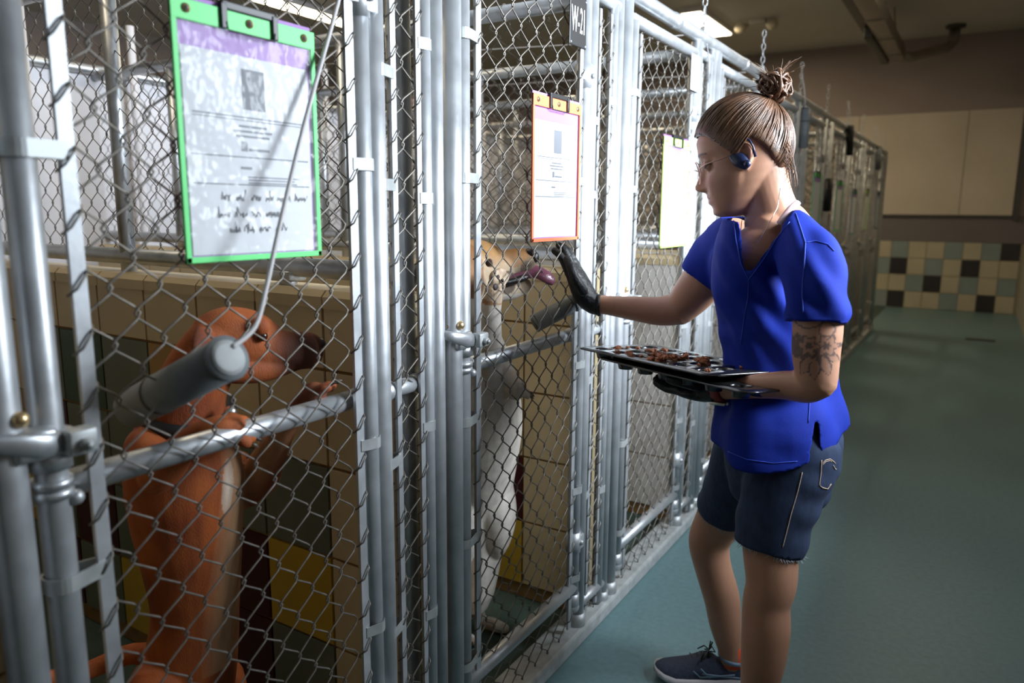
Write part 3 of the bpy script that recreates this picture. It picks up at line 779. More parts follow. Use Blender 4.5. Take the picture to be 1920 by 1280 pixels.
# legs
LEG_N = [(1496, 850, 1.48, 62), (1462, 930, 1.465, 60), (1446, 1020, 1.44, 52), (1446, 1090, 1.425, 46), (1437, 1130, 1.42, 43), (1436, 1180, 1.415, 44), (1430, 1240, 1.41, 40), (1418, 1320, 1.41, 29), (1408, 1390, 1.41, 23)]
LEG_F = [(1405, 850, 1.63, 60), (1378, 920, 1.67, 50), (1345, 980, 1.71, 42), (1330, 1015, 1.72, 38), (1336, 1060, 1.73, 34), (1353, 1120, 1.745, 33), (1360, 1170, 1.75, 29), (1368, 1215, 1.755, 22), (1372, 1243, 1.76, 21)]
seg(body, LEG_N); seg(body, LEG_F)
ball(body, at(1318, 1008, 1.715), .026, 14)
body = fuse(body, .0028, 3)
bo = K('body', body, M_skin)
TC = at(1528, 655, 1.37)
def skincol(co, n):
    p = co+ORG
    c = [.47, .245, .155]
    q = (p-HO)/HS; x, y, z = q.dot(hf), q.dot(hl), q.dot(hu)
    if x > .06 and -.09 < z < .04:
        if -.084 < z < -.058 and abs(y) < .021: c = lerp3(c, (.42, .13, .12), .8)
        if -.0685 < z < -.0665 and abs(y) < .022: c = (.12, .04, .04)
        e = ((abs(y)-.031)/.019)**2+((z-.021-(.004*(1-((abs(y)-.034)/.02)**2)))/.0032)**2
        if e < 1: c = (.13, .07, .05)
        if abs(((z+.006+.010*((abs(y)-.031)/.016)**2*-1)))/.0018 < 1 and abs(abs(y)-.031) < .015: c = (.06, .035, .03)
        k = math.exp(-((abs(y)-.04)/.02)**2-((z+.035)/.02)**2)*.35; c = lerp3(c, (.55, .22, .17), k)
    if -.03 < z < .01 and abs(y) > .07 and x < 0: c = lerp3(c, (.58, .26, .2), .4)
    # tattoo on the upper arm
    d = p-TC
    if abs(d.z) < .075 and p.y < 1.42 and p.x > .55 and p.z > .86:
        u, v = d.x/.045, d.z/.05
        ink = 0
        def petal(cx, cz, a, L, w):
            dx, dz = d.x-cx, d.z-cz; s = dx*math.cos(a)+dz*math.sin(a); t = -dx*math.sin(a)+dz*math.cos(a)
            if s < 0 or s > L: return 9
            return abs(t)/(w*math.sin(PI*s/L)+1e-5)
        nz = noise.noise(p*90)
        if -.020+.006*nz < d.z+.25*d.x < .016+.010*nz and d.x < .03: ink = .80+.15*noise.noise(p*240)
        for (cx, cz, a, L, w) in ((.0, -.006, -2.0, .040, .011), (.006, -.008, -1.55, .042, .010), (.016, -.004, -1.2, .038, .009), (.024, .002, -.9, .026, .007)):
            e = petal(cx, cz, a, L, w)
            if e < 1: ink = .18 if e < .72 else .85
        for (cx, cz) in ((.022, .012), (-.006, .010)):
            rr = math.hypot(d.x-cx, d.z-cz); an = math.atan2(d.z-cz, d.x-cx)
            R_ = .017*(1+.22*math.cos(6*an))
            if rr < R_: ink = .15 if .35*R_ < rr < .8*R_ else .8
        r2 = math.hypot(d.x+.012, (d.z-.058)*1.5)
        if abs(r2-.026) < .002 and d.z < .058: ink = .8
        r3 = math.hypot(d.x-.020, (d.z-.040))
        if abs(r3-.012) < .0016: ink = .7
        c = lerp3(c, (.045, .04, .045), max(0, min(1, ink)))
    # small ankle tattoo on the far calf
    d = p-at(1386, 1128, 1.70)
    if abs(d.x) < .008 and abs(d.z) < .03 and p.y > 1.6 and noise.noise(p*160) > .05: c = lerp3(c, (.1, .07, .06), .7)
    return c
def lerp3(a, b, t): return [a[i]+(b[i]-a[i])*t for i in range(3)]
paint(bo, skincol)

# --- hair: cap plus combed strands and a messy bun
HC = Vector((-.004, 0, .024)); HR = Vector((.1015, .0815, .103))
BUN = Vector((-.072, 0, .098))
def hp(u, k=1.0): return H(HC.x+HR.x*u.x*k, HC.y+HR.y*u.y*k, HC.z+HR.z*u.z*k)
def hline(th):      # hairline height (local z) by angle from the front
    a = abs(th)*180/PI
    T = [(0, .066), (25, .066), (45, .058), (60, .040), (72, .018), (80, .000), (86, -.004), (92, .020), (104, .026), (116, .006), (130, -.026), (150, -.052), (180, -.060)]
    return table(T, a)[0]
b = BM(); nu, nv = 72, 44; G = {}
for i in range(nu):
    th = -PI+2*PI*i/nu
    zh = hline(th); sz = max(-1, min(1, (zh-HC.z)/HR.z)); ph0 = math.asin(sz)
    for j in range(nv+1):
        ph = lerp(ph0, PI/2*.999, j/nv); e = 1+(-.06 if j == 0 else (.0 if j > 2 else -.012*(3-j)/2))
        u = Vector((math.cos(th)*math.cos(ph), math.sin(th)*math.cos(ph), math.sin(ph)))
        e += .010*math.sin(th*23+ph*4)*min(1, j/6)*.5
        G[i, j] = b.verts.new(hp(u, e))
for i in range(nu):
    for j in range(nv): b.faces.new((G[i, j], G[(i+1) % nu, j], G[(i+1) % nu, j+1], G[i, j+1]))
ub = Vector(((BUN.x-HC.x)/HR.x, 0, (BUN.z-HC.z)/HR.z)).normalized()
rn = random.Random(11)
for k in range(620):
    th = rn.uniform(-PI, PI); zh = hline(th); s0 = math.asin(max(-1, min(1, (zh+.001-HC.z)/HR.z)))
    ph = s0+ (rn.random()**2.2)*.9 if rn.random() < .75 else rn.uniform(s0, 1.2)
    u0 = Vector((math.cos(th)*math.cos(ph), math.sin(th)*math.cos(ph), math.sin(ph)))
    ang = u0.angle(ub); 
    if ang < .15: continue
    n = max(5, int(ang/.14)); pts = []; lift = rn.uniform(.995, 1.022); sag = rn.uniform(-.05, .05)
    side = u0.cross(ub).normalized()
    for q in range(n+1):
        t = q/n; u = (u0*math.sin((1-t)*ang)+ub*math.sin(t*ang))/math.sin(ang)
        u = (u+side*sag*math.sin(PI*t)+Vector((0, 0, -.05*math.sin(PI*t)))).normalized()
        pts.append(hp(u, lerp(.985, lift, min(1, t*4))))
    tube(b, pts, [rn.uniform(.0008, .0017)]*(n)+[.0005], 5)
BC = H(-.086, .0, .122)
for k in range(90):       # bun coils
    ax = Vector((rn.gauss(0, 1), rn.gauss(0, 1), rn.gauss(0, 1))).normalized(); v = ax.orthogonal().normalized(); w = ax.cross(v)
    R0 = rn.uniform(.012, .027); c = BC+Vector((rn.gauss(0, .006), rn.gauss(0, .006), rn.gauss(0, .006))); a0 = rn.uniform(0, 6); n = 16; L = rn.uniform(2.2, 5.0)
    tube(b, [c+(v*math.cos(a0+L*q/n)+w*math.sin(a0+L*q/n))*R0*(1+.12*math.sin(q)) for q in range(n+1)], [(.0034, .0022)]*n+[(.0008, .0008)], 6)
ball(b, BC, .019, 14)
for k in range(34):       # fly-away wisps
    d = (hu*rn.uniform(.2, 1)+hf*rn.uniform(-1, .8)+hl*rn.uniform(-.6, .6)).normalized(); L = rn.uniform(.025, .065)
    bend = Vector((rn.gauss(0, .3), rn.gauss(0, .3), -.4)); p0_ = BC+d*.018
    tube(b, [p0_+d*L*t+bend*L*.5*t*t for t in (0, .25, .5, .75, 1)], [.0006, .0005, .0005, .0004, .0002], 4)
for k in range(26):       # loose strands at the nape
    p0_ = H(-.078+rn.uniform(-.01, .01), rn.uniform(.01, .05), -.02+rn.uniform(-.02, .03)); L = rn.uniform(.04, .07)
    tube(b, [p0_, p0_+hu*-L*.4-hf*.008, p0_-hu*L*.8-hf*.006, p0_-hu*L+hf*rn.uniform(-.004, .01)], [.0009, .0008, .0006, .0002], 4)
K('hair', b, M_hair)

# --- glasses, ear hook speaker, necklace, pink strap
b = BM()
for s in (1, -1):
    c = Vector((.094, s*.033, -.010)); pts = []
    for q in range(25):
        an = q/24*2*PI; pts.append(H(c.x-.010*abs(math.cos(an))*(1 if math.cos(an)*s > 0 else .1), c.y+.026*math.cos(an), c.z+.023*math.sin(an)))
    tube(b, pts, .0010, 6)
    tube(b, [H(.084, s*.060, -.004), H(.070, s*.072, .000), H(.030, s*.0755, .002), H(-.006, s*.0735, .010)], .0011, 6)
tube(b, [H(.0955, .008, -.004), H(.102, 0, .0), H(.0955, -.008, -.004)], .0011, 6)
gl = K('glasses', b, M_frame)
b = BM()
for s in (1, -1):
    vs = [b.verts.new(H(.094-.010*abs(math.cos(q*PI/12))*(1 if math.cos(q*PI/12)*s > 0 else .1), s*.033+.0255*math.cos(q*PI/12), -.010+.0225*math.sin(q*PI/12))) for q in range(24)]
    b.faces.new(vs)
K('lens', b, M_lens, gl, False)
b = BM()
limb(b, [H(.014, .072, .002), H(.004, .076, -.010), H(-.006, .078, -.024)], [(.010, .006), (.014, .008), (.010, .007)], tuple(hl), 14)
ball(b, H(-.009, .084, -.022), .0075, 12)
tube(b, [H(.010, .073, .006), H(.006, .074, .026), H(-.010, .077, .035), H(-.022, .079, .022), H(-.026, .078, .008), H(-.026, .075, -.012)], [.0022]*5+[.0030], 8)
K('earphone', b, M_bud)
b = BM(); np_ = [at(1463, 352, 1.50), at(1458, 388, 1.478), at(1436, 430, 1.455), at(1412, 470, 1.452), at(1402, 500, 1.455)]
npf = [at(1392, 405, 1.53), at(1388, 440, 1.50), at(1395, 475, 1.47), at(1402, 500, 1.455)]
tube(b, np_, .0006, 6); tube(b, npf, .0006, 6)
nl = K('necklace', b, M_silver)
b = BM(); tube(b, [at(1403, 507, 1.458), at(1403, 507, 1.454)], .0062, 18); K('pendant', b, M_silver, nl)

b = BM(); limb(b, [at(1496, 379, 1.475), at(1482, 392, 1.455), at(1462, 418, 1.435)], [(.006, .003), (.0065, .003), (.006, .003)], (0, -1, 0), 12); K('vest_strap', b, M_pink)
# --- scrub top
b = BM()
TS = [(1450, 405, 1.565, 52, 2.1), (1440, 432, 1.56, 80, 1.80), (1436, 470, 1.56, 90, 1.55), (1435, 530, 1.56, 90, 1.38), (1443, 600, 1.56, 86, 1.28), (1460, 680, 1.565, 92, 1.14), (1461, 750, 1.562, 106, 1.20), (1463, 810, 1.55, 115, 1.42), (1464, 850, 1.55, 115, 1.46), (1464, 885, 1.55, 113, 1.46)]
seg(b, TS, n=40)
seg(b, [(1490, 434, 1.46, 40), (1514, 478, 1.42, 51), (1529, 535, 1.39, 57, .95), (1530, 585, 1.38, 57, .95), (1529, 630, 1.375, 51, .95)], n=30)
seg(b, [(1400, 450, 1.62, 50), (1384, 446, 1.64, 50), (1354, 476, 1.68, 53), (1326, 512, 1.69, 49), (1302, 545, 1.69, 45)], n=26)
seg(b, [(1420, 470, 1.58, 60), (1385, 500, 1.64, 56), (1375, 545, 1.64, 36)], n=26)
shb = fuse(b, .0055, 6)
bmesh.ops.recalc_face_normals(shb, faces=shb.faces[:])
# neck opening: V on the chest side and a round back
V1, V2, VT = at(1386, 392, 1.52), at(1496, 380, 1.50), at(1404, 510, 1.46)
tdir = Vector((.975, .22, 0)).normalized(); nd = Vector((.22, -.975, 0)).normalized()
NC = lerp(V1, V2, .5)
def s_of(p): return p.dot(tdir)
dele = []
for v in shb.verts:
    p = v.co
    k = (p.z-VT.z)/(max(V1.z, V2.z)-VT.z)
    if k > 0:
        a = lerp(s_of(VT), s_of(V1), min(k, 1.0)); c = lerp(s_of(VT), s_of(V2), min(k, 1.0)); 
        front = (p-Vector((.51, 1.56, p.z))).dot(nd) > -.012
        if front and a < s_of(p) < c: dele.append(v); continue
    r = Vector(((p.x-.505), (p.y-1.575), 0)).length
    if p.z > 1.150 and r < .066: dele.append(v)
    if p.z > 1.168 and p.x < .47: dele.append(v)
HEMT = [(at(a_, b_, 1.43).x, at(a_, b_, 1.43).z) for a_, b_ in ((1352, 842), (1385, 862), (1440, 876), (1490, 874), (1512, 868), (1535, 863), (1560, 848), (1585, 828))]
hemz = lambda p: table(HEMT, p.x)[0]+(.012 if p.y > 1.56 else 0)
for v in shb.verts:
    p = v.co
    if p.z < hemz(p): dele.append(v)
# sleeve openings
SN = at(1531, 608, 1.378); SNd = (at(1529, 625, 1.375)-at(1534, 560, 1.385)).normalized()
SF = at(1312, 518, 1.69); SFd = (at(1296, 548, 1.69)-at(1340, 480, 1.687)).normalized()
for v in shb.verts:
    p = v.co
    if (p-SN).dot(SNd) > 0 and (p-SN).length < .085 and p.y < 1.46 : dele.append(v)
    if (p-SF).dot(SFd) > 0 and (p-SF).length < .2 and p.x < .40 and p.z > .9: dele.append(v)
# side vent at the near hip
VC = at(1515, 800, 1.385)
bmesh.ops.delete(shb, geom=list(set(dele)), context='VERTS')
smooth_edge(shb, 30)
def venth(p): return (VC.z-p.z)*.17-.001
dele = [v for v in shb.verts if v.co.y < 1.52 and v.co.z < VC.z and -venth(v.co)*.3 < (v.co.x-VC.x-(VC.z-v.co.z)*.12) < venth(v.co)]
bmesh.ops.delete(shb, geom=list(set(dele)), context='VERTS')
smooth_edge(shb, 3)
# drape folds
for v in shb.verts:
    p = v.co; n = v.normal
    f = 0
    low = max(0, min(1, (1.05-p.z)/.25))
    ang = math.atan2(p.y-1.56, p.x-.52)
    f += low*.0065*math.sin(ang*7+p.z*9)
    f += .005*noise.noise(p*13)+.0038*noise.noise(Vector((p.x*10+p.z*22, p.y*12, p.z*10-p.x*20)))
    # pull lines from the near armpit down to the waist
    d = (p-at(1480, 545, 1.40)); w = math.exp(-(d.length/.16)**2)
    f += w*.0055*math.sin((d.x*.8+d.z*.6)*130)
    sl = math.exp(-((p-SN).length/.035)**2); f += sl*.0032*math.sin(math.atan2(p.y-SN.y, p.x-SN.x)*9)
    v.co += n*f
bmesh.ops.smooth_vert(shb, verts=shb.verts, factor=.4, use_axis_x=True, use_axis_y=True, use_axis_z=True)
bmesh.ops.solidify(shb, geom=shb.faces[:], thickness=-.0022)
bmesh.ops.recalc_face_normals(shb, faces=shb.faces[:])
top = K('scrub_top', shb, M_scrub)
b = BM()
def vline(A, B, off): 
    return [lerp(A, B, t)+nd*off for t in (0, .25, .5, .75, 1)]
# V-neck facing band lies on the cloth
def oncloth(p, d=Vector((-.2, -1, 0))): return p
tubeL = [at(1384, 400, 1.498), at(1386, 440, 1.478), at(1394, 480, 1.455), at(1405, 517, 1.443), at(1432, 478, 1.428), at(1462, 432, 1.418), at(1488, 398, 1.425)]
# --- shorts
b = BM()
seg(b, [(1464, 790, 1.56, 98, 1.08), (1466, 840, 1.56, 105, 1.05), (1462, 880, 1.56, 98, 1.0)], n=34)
seg(b, [(1494, 850, 1.485, 76), (1466, 925, 1.465, 72), (1448, 990, 1.45, 66), (1436, 1055, 1.44, 62)], n=30)
seg(b, [(1405, 850, 1.62, 66), (1385, 905, 1.66, 60), (1358, 955, 1.70, 50), (1342, 1000, 1.71, 47)], n=28)
sh = fuse(b, .006, 5)
HN = at(1440, 1022, 1.44); HNd = (at(1436, 1055, 1.44)-at(1462, 950, 1.46)).normalized()
HN = at(1440, 1026, 1.44)
HF = at(1350, 955, 1.705); HFd = (at(1345, 1000, 1.71)-at(1390, 890, 1.66)).normalized()
dele = [v for v in sh.verts if ((v.co-HN).dot(HNd) > 0 and v.co.y < 1.55 and v.co.x > .49) or ((v.co-HF).dot(HFd) > 0 and (v.co-HF).length < .12 and v.co.y > 1.56)]
bmesh.ops.delete(sh, geom=list(set(dele)), context='VERTS')
smooth_edge(sh, 12)
for v in sh.verts:
    p = v.co; v.co += v.normal*(.0022*math.sin(p.z*95+p.x*30)*max(0, math.sin(p.x*40+1))+.002*noise.noise(p*18))
edge = [v.co.copy() for v in sh.verts if v.is_boundary]
bmesh.ops.solidify(sh, geom=sh.faces[:], thickness=-.002)
bmesh.ops.recalc_face_normals(sh, faces=sh.faces[:])
so = K('denim_shorts', sh, M_denim)
b = BM(); rn = random.Random(4)
for p in edge:
    for q in range(2):
        d = Vector((rn.gauss(0, .5), rn.gauss(0, .5), -rn.uniform(.2, 1.0))).normalized()*rn.uniform(.003, .013)
        tube(b, [p, p+d*.5+Vector((rn.gauss(0, .001), rn.gauss(0, .001), 0)), p+d], [.0006, .0005, .0002], 3)
o = K('frayed_hem', b, M_fray, so); o['kind'] = 'stuff'
# back pocket with curved stitching
def onleg(px, py, off=.004):          # nearest outward point of the near hip surface
    return at(px, py, 1.40)
# --- shoes and socks
def shoe(P0, hd, label):
    d = Vector((math.cos(hd), math.sin(hd), 0)); s = Vector((-math.sin(hd), math.cos(hd), 0)); Ln = .232
    def F(a, b_, z): return P0+d*a*Ln+s*b_+Vector((0, 0, z))
    T = [(0, .030, .014, .050), (.06, .034, .012, .062), (.2, .035, .010, .066), (.35, .034, .010, .070), (.5, .036, .009, .064), (.62, .040, .008, .054), (.78, .044, .009, .046), (.9, .038, .014, .040), (.97, .026, .020, .034), (1.0, .010, .026, .030)]
    # sole
    b = BM(); rings = []
    for a, w, z0, z1 in T:
        zl = .0 if a < .75 else (a-.75)*.09; zt = .030 if a < .3 else .026 if a < .8 else .026+(a-.8)*.05; zt -= .004*math.exp(-((a-.5)/.1)**2)*0
        rings.append([b.verts.new(F(a, w*1.06*u, z)) for u, z in ((-1, zl+.004), (-1.03, zt*.6), (-.98, zt), (.98, zt), (1.03, zt*.6), (1, zl+.004), (.7, zl), (-.7, zl))])
    for A, B in zip(rings, rings[1:]):
        for k in range(8): b.faces.new((A[k], A[(k+1) % 8], B[(k+1) % 8], B[k]))
    b.faces.new(rings[0]); b.faces.new(rings[-1]); bmesh.ops.recalc_face_normals(b, faces=b.faces[:])
    b2 = BM(); rings = []
    U = [(0.0, .030, .050, 1), (.05, .034, .068, 1), (.12, .034, .072, 1), (.22, .034, .062, 1), (.32, .034, .066, 0), (.42, .035, .082, 0), (.52, .037, .074, 0), (.64, .041, .060, 0), (.78, .043, .051, 0), (.9, .037, .046, 0), (.97, .024, .040, 0), (1.0, .008, .034, 0)]
    for a, w, zt, open_ in U:
        row = []
        for k in range(13):
            an = PI*k/12; c, s_ = math.cos(an), math.sin(an)
            row.append(b2.verts.new(F(a, w*(abs(c)**.7)*(1 if c > 0 else -1)*(1-.25*s_), .020+(zt-.020)*(s_**.75))))
        rings.append(row)
    for A, B in zip(rings, rings[1:]):
        for k in range(12): b2.faces.new((A[k], A[k+1], B[k+1], B[k]))
    b2.faces.new(rings[0]); b2.faces.new(rings[-1])
    for ring in rings: pass
    bmesh.ops.recalc_face_normals(b2, faces=b2.faces[:])
    o = K('running_shoe', b2, M_shoe, label=label)
    bb = b; so_ = K('sole', bb, M_sole, o)
    c = BM(); A0 = F(.17, 0, .074)
    tube(c, [F(.17+.13*math.cos(q), .030*math.sin(q), .071+.006*math.cos(q)) for q in [j*PI/10 for j in range(21)]], .0055, 8)
    K('collar', c, M_stripe, o)
    c = BM()
    for q in range(6):
        a = .42+.055*q; z = .088-.0075*q
        tube(c, [F(a, -.019, z-.010), F(a+.01, 0, z), F(a+.03, .019, z-.012)], .0022, 6)
        tube(c, [F(a, .019, z-.010), F(a+.01, 0, z+.001), F(a+.03, -.019, z-.012)], .0022, 6)
    for sgn in (-1, 1):
        tube(c, [F(.42, 0, .088), F(.40, sgn*.012, .104), F(.37, sgn*.022, .096), F(.41, sgn*.006, .087)], .0018, 6)
        tube(c, [F(.42, 0, .088), F(.46, sgn*.02, .086), F(.52, sgn*.03, .070)], .0018, 6)
    K('laces', c, M_black, o)
    c = BM()
    for sgn in (1, -1):
        for z_, a0, a1 in ((.046, .16, .52), (.038, .10, .50)):
            tube(c, [F(lerp(a0, a1, t), sgn*(.0365+.001*math.sin(t*3)), z_+(-.014 if z_ > .04 else .004)*t) for t in (0, .25, .5, .75, 1)], [(.0025, .0012)]*5, 6, up=tuple(s))
        tube(c, [F(.52, sgn*.037, .032), F(.60, sgn*.040, .050)], [(.002, .001)]*2, 6, up=tuple(s))
        tube(c, [F(.42, sgn*.037, .032), F(.52, sgn*.037, .056)], [(.002, .001)]*2, 6, up=tuple(s))
    K('side_stripes', c, M_stripe, o)
    c = BM(); ak = F(.17, 0, 0)
    tube(c, [ak+Vector((0, 0, .055)), ak+Vector((0, 0, .080)), ak+Vector((-.0, 0, .108))], [.030, .0275, .0270], 24)
    K('ankle_sock', c, M_sock, label='bright orange ankle sock')
hd_f = math.atan2(-.095, -.205)
af = at(1372, 1243, 1.76)
fd = Vector((math.cos(hd_f), math.sin(hd_f), 0))
shoe(Vector((af.x, af.y, 0))-fd*.17*.232, hd_f, 'navy running shoe with a white sole and orange sock')
an_ = at(1408, 1390, 1.41)
fd = Vector((math.cos(PI+.35), math.sin(PI+.35), 0))
shoe(Vector((an_.x, an_.y, 0))-fd*.17*.232, PI+.35, None)

# --- seams and stitches laid on the cloth
from mathutils.bvhtree import BVHTree
def bvh_of(o):
    me = o.data; return BVHTree.FromPolygons([v.co+ORG for v in me.vertices], [tuple(p_.vertices) for p_ in me.polygons])
def seam(name, surf, pix, r, m, parent, lift=.0006, dash=None):
    bt = bvh_of(surf); pts = []
    for (ax_, ay_), (bx_, by_) in zip(pix, pix[1:]):
        n = max(2, int(math.hypot(bx_-ax_, by_-ay_)/5))
        for q in range(n):
            h = bt.ray_cast(CAM, ray(lerp(ax_, bx_, q/n), lerp(ay_, by_, q/n)).normalized())
            if h[0] is not None: pts.append(h[0]+h[1]*(lift if h[1].dot(CAM-h[0]) > 0 else -lift))
    if len(pts) < 3: return
    b = BM(); tube(b, pts, r, 5); K(name, b, m, parent)
seam('side_seam', top, [(1519, 735), (1517, 770), (1515, 798)], .0010, M_hemth, top)
seam('armhole_seam', top, [(1492, 400), (1502, 430), (1510, 455), (1508, 500), (1504, 550), (1506, 590)], .0010, M_hemth, top)
seam('yoke_seam', top, [(1510, 455), (1530, 452), (1552, 458), (1568, 475)], .0010, M_hemth, top)
seam('neck_seam', top, [(1376, 412), (1380, 450), (1390, 495), (1404, 524), (1430, 488), (1458, 445), (1484, 412)], .0009, M_hemth, top)
seam('front_seam', top, [(1404, 524), (1402, 560), (1395, 600), (1388, 650)], .0009, M_hemth, top)
seam('hem_stitching', top, [(1365, 846), (1400, 861), (1450, 868), (1500, 864)], .0008, M_hemth, top)
seam('leg_seam', so, [(1504, 885), (1496, 920), (1484, 960), (1474, 1000), (1466, 1030)], .0009, M_stitch, so)
seam('pocket_stitching', so, [(1540, 862), (1539, 885), (1536, 909), (1542, 914), (1552, 916), (1561, 902)], .0009, M_stitch, so)
seam('pocket_stitching', so, [(1540, 870), (1548, 862), (1556, 860), (1564, 866), (1568, 872)], .0008, M_stitch, so)
seam('pocket_stitching', so, [(1540, 873), (1548, 865), (1556, 863), (1562, 867)], .0007, M_stitch, so)
seam('pocket_stitching', so, [(1562, 872), (1565, 878), (1570, 881)], .0010, M_stitch, so)
# --- gloved hands
def finger(b, pts, r0, r1):
    n = len(pts); limb(b, pts, [lerp(r0, r1, i/(n-1)) for i in range(n)], (0, -1, 0), 12)
# raised right hand: palm to the mesh, fingers up and a little curled, thumb on the camera side
b = BM()
Wf = at(1112, 568, 1.652)
hb = at(1072, 515, 1.625)
pal = [Wf, at(1098, 555, 1.645), at(1086, 530, 1.636), at(1076, 508, 1.630)]
limb(b, pal, [(.024, .026), (.027, .032), (.023, .037), (.017, .037)], (0, -1, 0), 22)
kn = [(1.600, 0), (1.618, 1), (1.637, 2), (1.656, 3)]
base = at(1076, 506, 1.630)
for (dy, L, c) in ((-.028, .062, 0), (-.009, .069, 0), (.010, .064, 0), (.027, .050, 0)):
    p0_ = base+Vector((.002, dy, -.002 if abs(dy) < .02 else -.008))
    p1_ = p0_+Vector((-.012, dy*.08, L*.42)); p2_ = p1_+Vector((-.013, dy*.05, L*.30)); p3_ = p2_+Vector((-.014, 0, L*.16))
    finger(b, [p0_, p1_, p2_, p3_], .0108, .0088)
tb = at(1092, 545, 1.60)
finger(b, [tb, tb+Vector((-.012, -.018, .030)), tb+Vector((-.022, -.020, .056)), tb+Vector((-.036, -.014, .074))], .0140, .0095)
tube(b, [at(1100, 560, 1.648), at(1114, 570, 1.653), at(1124, 572, 1.656)], [(.025, .027), (.0245, .0255), (.0255, .0265)], 24)
gf = fuse(b, .0022, 2)
gfo = K('glove', gf, M_glove, label='black glove on the raised right hand')
b = BM(); q = [at(1124, 572, 1.656)]; 
for z in (0,): tube(b, [at(1121, 572, 1.655), at(1126, 572, 1.657)], [(.0265, .0275)]*2, 24)
K('cuff_roll', b, M_glove, gfo)
# left hand under the tray, palm up
b = BM()
W2 = at(1345, 731, 1.445)
pal = [W2, at(1325, 736, 1.465), at(1300, 734, 1.475), at(1280, 728, 1.485)]
limb(b, pal, [(.019, .022), (.019, .027), (.015, .036), (.012, .037)], (0, -1, 0), 22)
base = at(1280, 727, 1.485)
for dy, L in ((-.028, .050), (-.009, .060), (.010, .064), (.028, .058)):
    p0_ = base+Vector((0, dy, 0)); dirv = Vector((-.93, .12+dy*3, .10)).normalized()
    p1_ = p0_+dirv*L*.45+Vector((0, 0, -.002)); p2_ = p1_+dirv*L*.33+Vector((0, 0, .003)); p3_ = p2_+dirv*L*.2+Vector((0, 0, .004))
    finger(b, [p0_, p1_, p2_, p3_], .0095, .0075)
tb = at(1318, 726, 1.445)
finger(b, [tb, tb+Vector((-.020, -.022, .008)), tb+Vector((-.040, -.034, .013)), tb+Vector((-.058, -.036, .016))], .012, .0085)
g2 = fuse(b, .0022, 2); K('glove', g2, M_glove, label='black glove on the left hand under the tray')
b = BM(); A, B = at(1342, 732, 1.446), at(1358, 731, 1.438)
tube(b, [A, lerp(A, B, .5), B], [(.0205, .0215), (.0212, .0222), (.0205, .0215)], 28)
ws = K('wrist_watch', b, M_strap)
b = BM(); c = lerp(A, B, .5)+Vector((0, -.0, -.0235)); ax = (B-A).normalized()
box(b, (c.x-.016, c.y-.014, c.z-.0045), (c.x+.016, c.y+.014, c.z+.002), bev=.002); ball(b, (c.x+.018, c.y-.004, c.z-.001), .004, 10)
K('watch_case', b, M_silver, ws)
b = BM(); box(b, (c.x-.012, c.y-.011, c.z-.0052), (c.x+.012, c.y+.011, c.z-.0042)); K('watch_face', b, M_black, ws, False)
# ------------------------------------------------------------------ dogs
M_furr = mat('red_fur', (.30, .09, .02), .75, 0, .25, 30, .5, 520, attr='col', bstretch=(1, 1, .3), stretch=(1, 1, .35), bdist=.0018)
M_furc = mat('pale_fur', (.6, .5, .4), .8, 0, .16, 40, .5, 520, attr='col', bstretch=(1, 1, .3), bdist=.0018)
M_nose = mat('black_nose', (.012, .010, .010), .35, 0, 0, 20, .5, 300)
M_eye = mat('dark_eye', (.03, .012, .006), .06)
M_tongue = mat('wet_purple_tongue', (.20, .07, .105), .25, 0, .12, 60, .3, 300)
M_claw = mat('claw', (.10, .08, .07), .4)
M_pad = mat('paw_pad', (.05, .035, .035), .6)
def segX(b, L, up=(1, 0, 0), n=36):
    pts = []; rr = []
    for q in L:
        p = atX(q[0], q[1], q[2]); w = m_of(q[3], p); pts.append(p); rr.append((w, w*(q[4] if len(q) > 4 else 1)))
    limb(b, pts, rr, up, n)
def paw(b, P_, fwd, upv, s=1.0):
    f = Vector(fwd).normalized(); u = Vector(upv); u = (u-f*u.dot(f)).normalized(); r = f.cross(u)
    ball(b, P_, .020*s, 14)
    toes = []
    for k in (-1.5, -.5, .5, 1.5):
        c = P_+f*(.023 if abs(k) < 1 else .016)*s+r*k*.0125*s-u*.002
        limb(b, [P_+r*k*.007*s, c, c+f*.008*s-u*.004*s], [.0085*s, .0088*s, .0072*s], tuple(u), 10); toes.append((c+f*.014*s-u*.002*s, f, u))
    return toes
def claws(toes):
    b = BM()
    for c, f, u in toes: tube(b, [c, c+f*.007-u*.001, c+f*.012-u*.005], [.0028, .0022, .0005], 6)
    return b
# ---- red hound behind the nearest gate
RO = Vector((-.30, .75, 0))
red = thing('dog', 'red-brown hound standing on its hind legs behind the nearest gate, paws on the rail', 'dog', RO)
def KD(o, org):
    def f(name, b, m, parent=None, smooth=True, label=None):
        bmesh.ops.translate(b, verts=b.verts, vec=-org); return mesh(name, b, m, parent or o, smooth, label)
    return f
K1 = KD(red, RO)
b = BM()
# torso from neck base down to the hips
segX(b, [(345, 800, -.22, 92, .8), (345, 870, -.24, 108, .85), (352, 950, -.26, 105, .85), (362, 1040, -.28, 93, .85), (368, 1130, -.30, 82, .85), (362, 1210, -.32, 84, .9), (350, 1290, -.34, 86, .95), (335, 1350, -.36, 70)])
# neck
segX(b, [(355, 820, -.21, 84, .8), (352, 760, -.19, 72, .8), (372, 700, -.17, 66, .8), (405, 650, -.15, 62, .8)])
